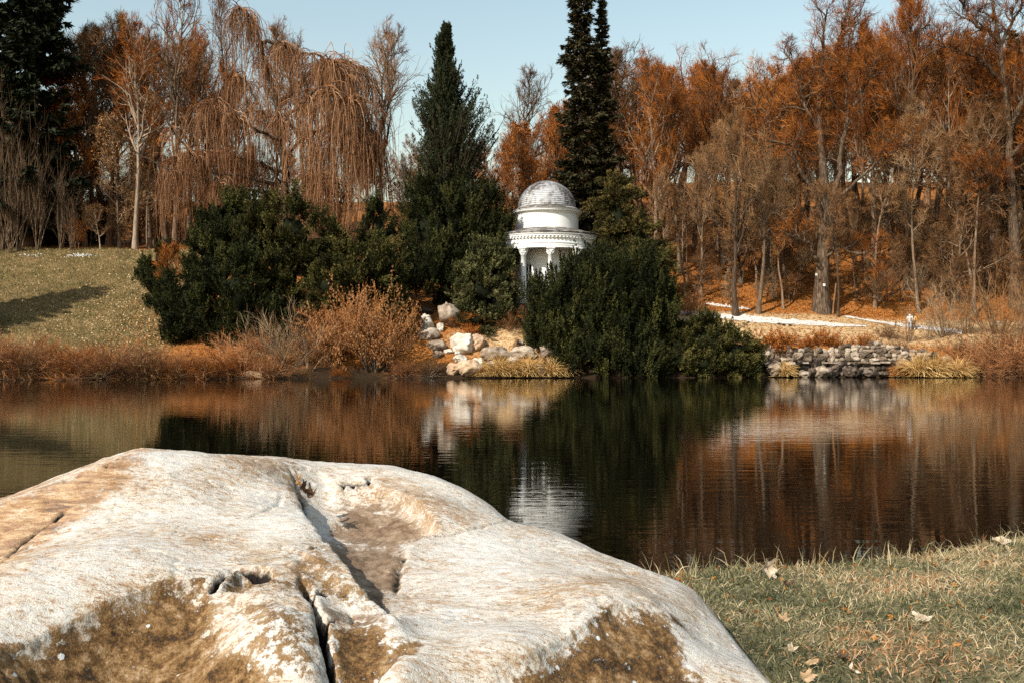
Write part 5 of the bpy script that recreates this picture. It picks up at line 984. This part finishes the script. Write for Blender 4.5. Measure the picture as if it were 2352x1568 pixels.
evergreen('yew', 34, [(820, 640, 97.5, 84, 74), (760, 660, 97, 60, 70), (885, 640, 98, 56, 84), (860, 590, 99.5, 55, 60), (780, 600, 99.5, 50, 50), (905, 700, 97, 40, 60)], 'yew_olive', 'spreading olive yew above the orange hazel', 'yew', (830, 100), up=.35, L=(.9, 1.8), rad=.36)
evergreen('columnar_yew', 35, [(868, 530, 104, 30, 84), (886, 560, 103.5, 26, 66)], 'yew', 'narrow dark columnar yew right of the hanging twig curtain', 'yew', (872, 104), up=.9)
evergreen('yew', 36, [(980, 530, 104, 58, 130), (1050, 520, 104, 62, 120), (1120, 530, 104.5, 56, 115), (1000, 620, 102, 66, 74), (1090, 600, 103, 70, 90), (1160, 560, 105, 30, 80), (945, 590, 103, 34, 80)], 'yew', 'dark yew thicket below the tall cypress, left of the temple', 'yew', (1050, 104.5), up=.8, L=(1.2, 2.6))
evergreen('conical_arborvitae', 37, [(1112, 668, 100, 66, 70), (1080, 700, 99.5, 40, 40), (1128, 605, 100.5, 46, 56), (1100, 580, 100.8, 28, 34), (1162, 640, 100.8, 32, 60), (1075, 640, 100.5, 34, 46), (1150, 700, 99.5, 40, 44)], 'thuja', 'pale green bushy arborvitae in front of the temple on its left', 'conifer', (1118, 101), up=.35, L=(.7, 1.5), rad=.34, dens=.5, ll=.12, clump=(.5, 1.1))
evergreen('yew', 38, [(1300, 720, 97, 84, 96), (1390, 690, 98, 100, 130), (1470, 690, 98, 76, 140), (1360, 780, 95.8, 100, 72), (1300, 800, 96, 52, 50), (1440, 790, 96, 70, 60), (1505, 720, 98.5, 44, 110), (1340, 655, 99, 40, 60), (1395, 620, 100, 34, 60), (1345, 815, 94.6, 60, 46), (1425, 818, 94.5, 70, 46), (1485, 826, 94.6, 50, 40), (1255, 690, 98, 40, 56), (1240, 740, 97, 30, 44)], 'yew', 'huge dark yew right of the temple reaching down to the water', 'yew', (1390, 98), up=.92, L=(2.2, 4.4), rad=.27, dens=.5, m_=90, per=5, bend=.02, clump=(1.0, 1.8),
          spikes=[(1222, 640, 98.5, 8, 10), (1245, 625, 98.5, 8, 10), (1270, 605, 99, 9, 10), (1295, 585, 99, 9, 9), (1322, 572, 99.3, 10, 9), (1345, 578, 99.3, 10, 9), (1368, 585, 99.3, 9, 9), (1240, 660, 98.2, 10, 14), (1290, 640, 98.4, 16, 18), (1340, 615, 98.6, 14, 14)])
evergreen('bronze_conifer', 39, [(1420, 520, 105, 56, 110), (1400, 460, 106, 34, 66), (1470, 560, 104.5, 56, 76), (1510, 590, 104, 36, 40), (1505, 650, 102.5, 40, 80), (1450, 640, 103, 60, 80), (1440, 440, 106.5, 26, 46)], 'hemlock', 'bronze green conifer with drooping sprays right of the temple', 'conifer', (1440, 105), up=.12, L=(1.1, 2.3), rad=.34, bend=-.25)
evergreen('yew', 40, [(1625, 792, 97, 104, 62), (1560, 806, 96.8, 52, 50), (1690, 810, 96.5, 52, 50), (1640, 765, 98, 60, 42), (1715, 830, 96.2, 32, 34), (1590, 770, 98, 50, 40), (1555, 832, 95.0, 50, 30), (1620, 836, 94.9, 60, 30), (1690, 836, 95.2, 52, 30)], 'yew_olive', 'low spreading olive yew on the waterline right of the huge yew', 'yew', (1625, 98), up=.25, L=(.9, 1.7), rad=.34, dens=.42)
evergreen('yew', 41, [(1095, 735, 98.5, 36, 26), (1110, 755, 98, 24, 22)], 'thuja', 'little green shrub above the big white boulder', 'shrub', (1100, 99), up=.35, L=(.5, .9), rad=.25, ll=.11)
evergreen('yew', 43, [(20, 520, 132, 70, 70), (110, 530, 133, 60, 60), (190, 540, 134, 46, 44), (-60, 510, 132, 60, 70)], 'yew', 'black green thicket in deep shade at the back of the lawn', 'yew', (60, 132), up=.5)
# tall cypress left of the temple: upswept tufted branches round a straight stem
rng = R(51); cp0 = at(1026, 107); ct = thing('tall_cypress', 'tall pointed dark cypress left of the temple', 'conifer', cp0); H = EYE + (V0 - 62) * 107 / F - cp0[2]
tb = MB(); z = np.linspace(-.6, H * .99, 12); V, q = tubes(np.stack([z * 0 + .15 * np.sin(z * .2), z * 0, z], -1)[None], (.42 * (1 - np.linspace(0, 1, 12)) + .03)[None], 9); tb.add(V, q, .5)
t = rng.uniform(.06, .99, 1500) ** .8; Wd = np.interp(t, [0, .25, .45, .6, .68, .8, .9, 1], [5.2, 5.6, 5.4, 4.7, 3.6, 2.3, 1.3, .2]); az = rng.random(len(t)) * 2 * np.pi; L = Wd * rng.uniform(.45, 1.12, len(t)) + .15
side = np.where((np.cos(az) > .2) & (t > .45) & (t < .72), 1.22, 1.0); L = L * side * np.clip(1 + 1.15 * fbm(az * 1.5 + 3, t * 13, 3, 77), .25, 1.7)
b0 = np.stack([.15 * np.sin(t * H * .2), 0 * t, t * H - L * .35], -1); Pt = grow(rng, b0, np.stack([np.cos(az), np.sin(az), .25 + .5 * t], -1), L, 6, .07, .16)
V, q = tubes(Pt, (.012 + .012 * L)[:, None] * (1 - .85 * np.linspace(0, 1, 6)), 4); tb.add(V, q, .5)
i, tt, p, d = spawn(rng, Pt, 5, .35, 1.0, 10, 55, up=.55); Lp = rng.uniform(.5, 1.15, len(p)) * np.where(t[i] > .75, .62, 1); tn = np.clip(.42 + .35 * (tt - .5) + rng.normal(size=len(p)) * .12, 0, 1)
V, q, a = plumes(rng, p - d * .1, d, Lp, np.where(t[i] > .75, .13, .23), 17, .15, .045, .25, tn); cr = MB().add(V, q, a)
obj('trunk', tb.data('trunk', True), M['bark_dark'], ct); obj('crown', cr.data('crown'), M['conifer'], ct)

# ------------------------------------------------------------------ shrubs, thickets, tussocks
def shrub(seed, h, w, n_st=14, twig_n=(7, 6, 4), tr=.013, leaves=0, ls=.06, arch=.0, hang=False, spread=70):
    rng = R(seed); az = rng.random(n_st) * 2 * np.pi; an = np.radians(rng.uniform(5, spread, n_st)); d = np.stack([np.cos(az) * np.sin(an) * w / h, np.sin(az) * np.sin(an) * .7, np.cos(an)], -1)
    L = np.full(n_st, h) * rng.uniform(.7, 1.15, n_st) * (1 + .35 * np.sin(an) * w / h); P1 = grow(rng, rng.normal(size=(n_st, 3)) * np.array([.25, .2, 0]) - np.array([0, 0, .15]), d, L, 9, .09, -arch)
    P1[:, :, 2] = np.maximum(P1[:, :, 2], -.15)
    sb = MB(); V, q = tubes(P1, np.full((n_st, 1), .018 + .008 * h) * (1 - .8 * np.linspace(0, 1, 9)), 5); sb.add(V, q, .5)
    i, tt, p, d = spawn(rng, P1, twig_n[0] + 3, .18, 1, 18, 55, up=.12); L2 = L[i] * .42 * (1.1 - .5 * tt) * rng.uniform(.6, 1.2, len(p)); P2 = grow(rng, p, d, L2, 5, .11, .05 - arch); cb = MB(); t2 = np.clip(rng.normal(.5, .2, len(p)), 0, 1)
    V, q = tubes(P2, np.full((len(p), 1), tr * 1.25) * (1 - .6 * np.linspace(0, 1, 5)), 3); cb.add(V, q, np.repeat(t2, 15))
    i3, tt, p, d = spawn(rng, P2, twig_n[1], .15, 1, 18, 50, up=.08); L3 = L2[i3] * .5 * rng.uniform(.6, 1.2, len(p)); P3 = grow(rng, p, d, L3, 4, .12, .03 - arch); V, q = tubes(P3, np.full((len(p), 1), tr * .85) * (1 - .6 * np.linspace(0, 1, 4)), 3); cb.add(V, q, np.repeat(np.clip(t2[i3] + rng.normal(size=len(p)) * .14, 0, 1), 12))
    lv = None
    if leaves:
        k = rng.integers(0, len(P3), leaves); j = rng.integers(1, 4, leaves); c = P3[k, j] + rng.normal(size=(leaves, 3)) * .04; dd = np.tile([0, 0, -1.0], (leaves, 1)) + rng.normal(size=(leaves, 3)) * (.25 if hang else .8)
        V, q = leaf_quads(rng, c + np.array([0, 0, -ls]) * hang, dd, ls * rng.uniform(.6, 1.2, leaves), ls * (.26 if hang else .5) * rng.uniform(.7, 1.3, leaves)); lv = mesh_data('leaves', V, [q], False, {'tint': np.repeat(np.clip(rng.normal(.5, .22, leaves), 0, 1), 4)})
    return sb.data('stems', True), cb.data('twigs'), lv
SH = {'hazel': shrub(1, 8.2, 5.6, 26, (8, 6, 0), .014, 22000, .125, 0, True, 52), 'grey': shrub(2, 6, 5, 20, (7, 5, 0), .014, spread=65), 'thick0': shrub(3, 3.6, 5.5, 46, (9, 6, 0), .014, arch=.035, spread=80), 'thick1': shrub(4, 3.4, 5.0, 46, (9, 6, 0), .014, arch=.05, spread=82), 'russet': shrub(5, 2.4, 2.4, 20, (7, 5, 0), .012, 2600, .10, spread=70),
      'orange': shrub(6, 2.2, 2.6, 18, (7, 5, 0), .011, 3000, .10, spread=75), 'brown': shrub(7, 3.0, 3.0, 26, (8, 6, 0), .012, spread=75), 'bramble': shrub(8, 3.0, 5.0, 40, (8, 5, 0), .013, arch=.10, spread=85), 'thin': shrub(9, 6.0, 3.0, 9, (7, 5, 0), .012, spread=38), 'catkin_small': shrub(10, 5.4, 4.4, 18, (8, 6, 0), .013, 9000, .12, 0, True, 55)}
H0S = {k: max(np.percentile([q_.co[2] for q_ in m_[1].vertices], 99.3), .1) for k, m_ in SH.items()}
def bush(kind, u, vb, vt, D, st, tw, lf, lab, cat='shrub', group=None, wide=1.0, name='shrub'):
    p = P(u, vb, D); g = float(T(p[0], D)); p[2] = max(g, .02) if vb is None else max(p[2], -.05); zt = EYE + (V0 - vt) * D / F; s = (zt - p[2]) / H0S[kind] / 1.02
    t = thing(name, lab, cat, p, R(int(u * 3)).uniform(-.5, .5), (s * wide, s * wide, s), group); a, b_, c = SH[kind]; obj('stems', a, M[st], t); obj('twigs', b_, M[tw], t)
    if c is not None: obj('catkins' if 'hazel' in name else 'leaves', c, M[lf], t)
    return t
bush('hazel', 858, 866, 650, 93.2, 'bark_grey', 'twig_rust', 'catkin', 'big many stemmed hazel covered in orange catkins at the waterline', wide=1.15, name='hazel_shrub'); bush('catkin_small', 760, 862, 690, 94.0, 'bark_grey', 'twig_rust', 'catkin', 'smaller orange hazel left of the big catkin hazel', wide=1.1, name='hazel_shrub')
bush('grey', 660, 866, 690, 92.5, 'bark_grey', 'twig_grey', None, 'sparse grey bare shrub left of the orange hazels', wide=.9); bush('grey', 710, 864, 720, 93.2, 'bark_pale', 'twig_tan', None, 'bare tan shrub between the grey shrub and the smaller hazel', wide=.8); bush('grey', 610, 866, 735, 92, 'bark_red', 'twig_redbrown', None, 'reddish bare shrub at the left of the grey shrub', wide=.8)
for k, (u, vt, D, wd) in enumerate([(8, 190, 121, .55), (45, 270, 120.5, .6), (88, 330, 121, .6), (140, 380, 122, .6), (-40, 220, 121, .6), (165, 440, 121, .8), (25, 420, 119.5, .9)]):
    bush('thin', u, 577, vt, D, 'bark_grey', 'twig_shaded', None, 'thin many stemmed bare tree in front of the dark fir at the left border', cat='tree', group='thin bare trees before the dark fir', wide=wd, name='bare_tree')
for k, (u, vt, D, wd) in enumerate([(-60, 770, 88, 1.2), (10, 764, 88.4, 1.1), (70, 772, 88.2, 1.1), (130, 785, 88.4, 1.15), (190, 790, 88.6, 1.2), (255, 788, 88.8, 1.2), (320, 784, 89.2, 1.2), (385, 800, 89.6, 1.2), (445, 806, 90.2, 1.2), (505, 795, 90.6, 1.1), (555, 775, 91.2, .9), (40, 800, 87.4, 1.1), (160, 812, 87.6, 1.2), (290, 815, 88.0, 1.2), (420, 822, 89.0, 1.2), (-20, 800, 87.2, 1.1), (100, 806, 87.4, 1.1), (230, 812, 87.6, 1.2), (355, 812, 88.4, 1.2), (480, 824, 89.8, 1.1), (620, 826, 91.0, 1.1), (690, 832, 91.6, 1.1), (930, 824, 92.6, 1.0), (985, 830, 93.0, .8), (780, 838, 92.0, 1.0)]):
    bush('thick%d' % (k % 2), u, 866, vt + (k * 37 % 23) - 11, D, ['bark_red', 'bark_grey', 'bark_pale'][k % 3], ['twig_redbrown', 'twig_tan', 'twig_redbrown', 'twig_brown', 'twig_rust'][k % 5], None, 'red brown bare thicket overhanging the waterline on the left', group='bare thickets along the left waterline', wide=wd)
bush('brown', 1175, 768, 700, 99, 'bark_red', 'twig_brown', None, 'dark brown leafless bush between the white boulder and the huge yew', wide=1.1); bush('orange', 1072, 752, 706, 99, 'bark_red', 'twig_rust', 'leaf_orange', 'glowing orange leaved bush behind the tall grey boulder', wide=1.1)
bush('orange', 1085, 770, 742, 98, 'bark_red', 'twig_rust', 'russet', 'low orange bush on top of the big white boulder', wide=1.2)
for k, (u, vb, vt, D, lab) in enumerate([(1770, 822, 752, 97.6, 'russet bush at the left end of the stone wall'), (1882, 800, 752, 99, 'russet bush on the golden slope above the middle of the wall'), (1800, 800, 758, 99, 'orange red bush on the golden slope beside the leftmost russet bush'), (1912, 800, 766, 98.6, 'small russet bush right of the one above the middle of the wall'), (1852, 802, 772, 98.4, 'low russet bush hugging the wall top'), (1982, 803, 762, 98.6, 'dark russet bush above the right part of the wall')]):
    bush('russet', u, vb, vt, D, 'bark_red', 'twig_rust', 'russet', lab, wide=1.05)
for k, (u, vb, vt, D, kd, tw, lab) in enumerate([(2085, 798, 690, 100.5, 'thin', 'twig_tan', 'thin upright saplings in front of the walking couple'), (2170, 790, 640, 102.5, 'grey', 'twig_grey', 'rounded grey twiggy shrub right of the walking couple'), (2130, 795, 700, 101.5, 'thin', 'twig_grey', 'slender grey saplings just right of the walking couple'), (2215, 800, 650, 103, 'thin', 'twig_tan', 'tall loose sapling cluster right of the rounded grey shrub'), (2040, 790, 735, 101, 'brown', 'twig_brown', 'low brown bush left of the walking couple'), (2020, 690, 580, 111, 'grey', 'twig_tan', 'pale twiggy bush at the foot of the slope right of the huge oak'), (2290, 800, 600, 103, 'grey', 'twig_tan', 'tan branching shrub near the right border'), (2345, 810, 640, 101, 'thin', 'twig_tan', 'tall thin shrub on the right border'), (1585, 725, 660, 107, 'brown', 'twig_redbrown', 'reddish scrub between the huge yew and the dark path trunk'), (2110, 690, 590, 112, 'grey', 'twig_grey', 'grey twiggy bush on the slope above the walking couple'), (2060, 830, 770, 98.5, 'brown', 'twig_brown', 'dark brown bush at the right end of the wall top')]):
    bush(kd, u, vb, vt, D, 'bark_grey', tw, None, lab, wide=.8 if kd == 'grey' else .9)
for k, (u, vb, vt, D) in enumerate([(2220, 866, 790, 96.2), (2270, 866, 782, 96.4), (2320, 868, 776, 96.2), (2370, 868, 770, 96), (2245, 840, 760, 98), (2300, 835, 748, 98.6), (2350, 835, 740, 98.6), (2190, 835, 775, 98.5)]):
    bush('bramble', u, vb, vt, D, 'bark_red', 'twig_redbrown' if k < 4 else 'twig_brown', None, 'tangled brown brambles at the right waterline', group='brambles on the right bank', cat='bramble', name='bramble')
wood(40, 1570, 2480, 109, 122, ([1570, 1700, 1900, 2400], [610, 600, 560, 520]), 40, ['bushy1', 'slim2', 'bushy0'], ['bark_grey', 'bark_oak'], ['twig_tan', 'twig_brown', 'twig_grey'], 'small bare twiggy tree in the understorey of the right slope', 'understorey on the right slope', (.8, 1.2))
def tussock(seed, n=420):
    rng = R(seed); az = rng.random(n) * 2 * np.pi; an = np.abs(rng.normal(.55, .3, n)); d = np.stack([np.cos(az) * np.sin(an), np.sin(az) * np.sin(an), np.cos(an)], -1); L = rng.uniform(.8, 1.5, n); p = rng.normal(size=(n, 3)) * np.array([.12, .12, 0]); pts = [p]
    for k in range(6): d = norm(d + np.array([0, 0, -.13 - .05 * k]) + rng.normal(size=d.shape) * .05); p = p + d * (L / 6)[:, None]; pts.append(p)
    Pt = np.stack(pts, 1); Pt[:, :, 2] = np.maximum(Pt[:, :, 2], -.02)
    V, q = tubes(Pt, np.full((n, 1), .013) * np.array([[.8, 1, 1, .9, .8, .6, .3]]), 3); return mesh_data('blades', V, [q], False, {'tint': np.repeat(np.clip(rng.normal(.5, .25, n), 0, 1), 21)})
TU = [tussock(k) for k in range(3)]
for k, (u, vb, h, D, lab) in enumerate([(1110, 862, 24, 93.8, 'first golden grass tussock from the tan kerb stones'), (1145, 862, 36, 94.0, 'tall shaggy golden tussock below the blue grey slab'), (1178, 863, 30, 93.8, 'golden tussock in the middle of the row below the temple'), (1215, 863, 36, 93.9, 'widest fountain shaped golden tussock below the temple'), (1262, 863, 32, 94.0, 'golden tussock near the huge yew'), (1295, 863, 26, 94.1, 'last golden tussock, touching the huge yew'), (1804, 863, 26, 95.6, 'lone straw tussock at the left end of the wet wall'),
                                         (2112, 863, 40, 95.3, 'leftmost straw tussock right of the stone wall'), (2150, 863, 38, 95.2, 'middle straw tussock right of the stone wall'), (2200, 864, 32, 95.2, 'straw tussock beside the brambles'), (2075, 862, 26, 96.0, 'russet tinged tussock under the right end of the ledge')]):
    p = P(u, vb, D); p[2] = max(p[2], 0.02); s = h * D / F * 1.15; o = obj('grass_tussock', TU[k % 3], M['russet'] if k == 10 else M['straw']); o.location = [float(q_) for q_ in p]; o.scale = (s * 1.15, s, s); o.rotation_euler = (0, 0, k * 1.3); tag(o, lab, 'tussock')
# dead leaves and grass on the far ground
rng = R(90)
def scatter(name, n, xr, yr, mask, mt, l, lab, tilt=.5):
    x = rng.uniform(*xr, n); y = rng.uniform(*yr, n); k = rng.random(n) < mask(x, y); x, y = x[k], y[k]; c = np.stack([x, y, T(x, y) + l * .35], -1); d = rng.normal(size=(len(x), 3)); d[:, 2] *= tilt
    V, q = leaf_quads(rng, c, d, l * rng.uniform(.5, 1.2, len(x)), l * .55 * rng.uniform(.6, 1.2, len(x))); return tag(obj(name, mesh_data(name, V, [q], False, {'tint': np.repeat(rng.random(len(x)), 4)}), M[mt]), lab, None, None, 'stuff')
M['lawn_leaf'] = mat_tint('lawn_leaves', [(0, (.18, .09, .03)), (.5, (.50, .33, .16)), (1, (.72, .58, .38))], objvar=0)
scatter('fallen_leaves', 30000, (-60, -28), (90, 123), lambda x, y: lawn_mask(x, y) * (.25 + .75 * np.clip((x + 48) / 14, 0, 1)), 'lawn_leaf', .10, 'pale dead leaves scattered over the lawn slope')
scatter('fallen_leaves', 9000, (-40, -27), (90, 124), lambda x, y: np.clip((x + 41) / 6, 0, 1), 'leaf_orange', .11, 'orange dead leaves along the right edge of the lawn')
scatter('fallen_leaves', 34000, (12, 62), (98, 135), lambda x, y: 1 - .75 * dry_mask(x, y), 'leaf_orange', .13, 'orange leaf litter on the right slope', .8)
scatter('fallen_leaves', 4000, (-14, 8), (95, 101), lambda x, y: .6 + 0 * x, 'leaf_orange', .09, 'orange leaves between the rocks below the temple')
x = rng.uniform(-62, -27, 42000); y = rng.uniform(90.5, 123.5, 42000); k = rng.random(42000) < lawn_mask(x, y); x, y = x[k], y[k]
V, q, a = blades(rng, x, y, T, (.10, .26), (.012, .022), K=3, lean=(.1, .8)); M['lawn_grass'] = mat_tint('lawn_grass', [(0, (.03, .032, .009)), (.5, (.13, .105, .036)), (1, (.32, .21, .09))], objvar=0)
tag(obj('lawn_grass', mesh_data('lawn_grass', V, [q], False, {'tint': a}), M['lawn_grass']), 'short olive grass of the lawn slope', None, None, 'stuff')
c = []
for (u, v, n, su) in [(186, 588, 160, 16), (70, 588, 50, 12)]:
    for _ in range(n): h_ = hit(u + rng.normal() * su, v + rng.normal() * 2.2); c.append(h_ + np.array([0, 0, .1]))
c = np.array(c); V, q = leaf_quads(rng, c, rng.normal(size=c.shape), .07, .05); tag(obj('white_flowers', mesh_data('white_flowers', V, [q], False, {'tint': np.full(len(V), .5)}), simple('white_petals', (.8, .82, .8))), 'patch of small white flowers on the lawn', None, None, 'stuff')

# ------------------------------------------------------------------ people on the path, nest boxes, post, bird
def skin_body(name, verts, edges, radii, m, parent, sub=2):
    me = bpy.data.meshes.new(name); me.from_pydata([tuple(v) for v in verts], edges, []); o = obj(name, me, m, parent); md = o.modifiers.new('skin', 'SKIN')
    for v, r in zip(me.skin_vertices[0].data, radii): v.radius = (r, r) if np.isscalar(r) else r
    me.skin_vertices[0].data[0].use_root = True; md.use_smooth_shade = True; s = o.modifiers.new('sub', 'SUBSURF'); s.levels = 1; s.render_levels = sub; return o
SKIN = simple('skin', (.52, .32, .22), .6); HAIR = simple('dark_hair', (.018, .011, .008), .5); WHITE = simple('white_hoodie', (.80, .79, .77), .85, .2, .06, 5); JEANS = simple('pale_blue_jeans', (.30, .38, .46), .85, .2, .2, 8); YEL = simple('yellow_coat', (.66, .40, .13), .85, .2, .1, 5); SHOE = simple('white_shoes', (.75, .73, .70), .6); BLK = simple('black_trousers', (.02, .018, .018), .85)
def person(loc, rz, top, legs, hair, label, h, long_coat, long_hair, step):
    p = thing('person', label, 'person', loc, rz, h / 1.75)
    # faces -Y locally; pelvis root; mid stride
    sk = [(0, 0, .95), (0, .01, 1.18), (0, .0, 1.42), (0, -.02, 1.53), (0, -.04, 1.66), (.20, 0, 1.41), (.27, .06, 1.14), (.25, -.04, .90), (.25, -.07, .82), (-.20, 0, 1.41), (-.27, -.06, 1.14), (-.26, -.18, .92), (-.26, -.22, .84),
          (.10, 0, .90), (.11, -.08 * step, .50), (.12, -.16 * step, .09), (.12, -.30 * step - .02, .04), (-.10, 0, .90), (-.11, .12 * step, .50), (-.12, .34 * step, .13), (-.12, .24 * step, .04), (0, -.05, 1.74)]
    ed = [(0, 1), (1, 2), (2, 3), (3, 4), (2, 5), (5, 6), (6, 7), (7, 8), (2, 9), (9, 10), (10, 11), (11, 12), (0, 13), (13, 14), (14, 15), (15, 16), (0, 17), (17, 18), (18, 19), (19, 20), (4, 21)]
    rd = [.13, .12, .13, .055, .085, .06, .045, .033, .03, .06, .045, .033, .03, .085, .058, .042, .04, .085, .058, .042, .04, .07]
    skin_body('body', sk, ed, rd, SKIN, p)
    zl = .62 if long_coat else .92
    cv = [(0, 0, .97), (0, .01, 1.18), (0, 0, 1.40), (0, .01, 1.50), (.215, 0, 1.40), (.285, .06, 1.14), (.265, -.03, .92), (-.215, 0, 1.40), (-.285, -.06, 1.14), (-.275, -.17, .95), (0, 0, zl)]
    skin_body('coat' if long_coat else 'hoodie', cv, [(0, 1), (1, 2), (2, 3), (2, 4), (4, 5), (5, 6), (2, 7), (7, 8), (8, 9), (0, 10)], [.185, .175, .19, .11, .085, .07, .058, .085, .07, .058, (.21, .17)], top, p)
    if not long_coat: skin_body('hood', [(0, .06, 1.47), (0, .10, 1.58), (0, .06, 1.66)], [(0, 1), (1, 2)], [.13, .13, .10], top, p)
    skin_body('trousers', [(0, 0, .96), (.10, 0, .88), (.11, -.08 * step, .50), (.12, -.155 * step, .12), (-.10, 0, .88), (-.11, .12 * step, .50), (-.12, .33 * step, .16)], [(0, 1), (1, 2), (2, 3), (0, 4), (4, 5), (5, 6)], [.155, .11, .085, .075, .11, .085, .075], legs, p)
    for a, b_ in (((.12, -.13 * step, .05), (.12, -.32 * step - .03, .045)), ((-.12, .38 * step, .09), (-.12, .23 * step, .035))): skin_body('shoe', [a, b_], [(0, 1)], [.055, .05], SHOE, p)
    hv = [(0, .0, 1.76), (0, .03, 1.68), (0, .04, 1.58)] + ([(0, .10, 1.44), (.02, .15, 1.22)] if long_hair else []); skin_body('hair', hv, [(k, k + 1) for k in range(len(hv) - 1)], [.10, .105, .08] + ([.10, .05] if long_hair else []), HAIR, p)
    return p
pp = hit(2090, 758.5); person(pp, math.radians(152), WHITE, JEANS, None, 'person in white hoodie and pale jeans walking away along the path', 1.76, False, False, 1.0)
qq = hit(2099, 757); person(qq, math.radians(152), YEL, BLK, None, 'person in yellow coat with long dark hair beside the white hoodie', 1.68, True, True, .7)
ok_ = at(1885, 109.5); op = thing('nest_box', 'small white box fixed high on the huge oak trunk', 'box', (P(1893, 654, 108.3))); b1 = MB().add(*box((0, 0, 0), (.20, .16, .30))).data('box'); obj('box', b1, WP, op); obj('roof', MB().add(*box((0, -.03, .17), (.26, .24, .04))).data('roof'), M['soil'], op)
op = thing('nest_box', 'whitish box on the oak where the left limb leaves the trunk', 'box', (P(1875, 630, 108.2))); obj('box', b1, M['stone_white'], op); obj('roof', MB().add(*box((0, -.03, .17), (.26, .24, .04))).data('roof2'), M['soil'], op)
ps = hit(1912, 722); po = thing('wooden_post', 'leaning brown wooden post beside the huge oak', 'post', ps); obj('shaft', MB().add(*tubes(np.array([[[0, 0, -.3], [.15, 0, 1.2], [.42, .05, 3.4]]]), np.array([[.11, .10, .08]]), 8)).data('post', True), M['bark_red'], po)
bp = P(371 / 1.0 + 121, 861, 90.6); bp = P(493, 861, 90.6); bd = thing('white_waterbird', 'small white bird perched at the waterline under the thicket', 'bird', bp)
skin_body('body', [(0, 0, .12), (.06, 0, .26), (-.02, 0, .42), (-.09, 0, .55), (-.20, 0, .56), (.24, 0, .04)], [(0, 1), (1, 2), (2, 3), (3, 4), (0, 5)], [.10, .11, .06, .055, .02, .04], WHITE, bd)
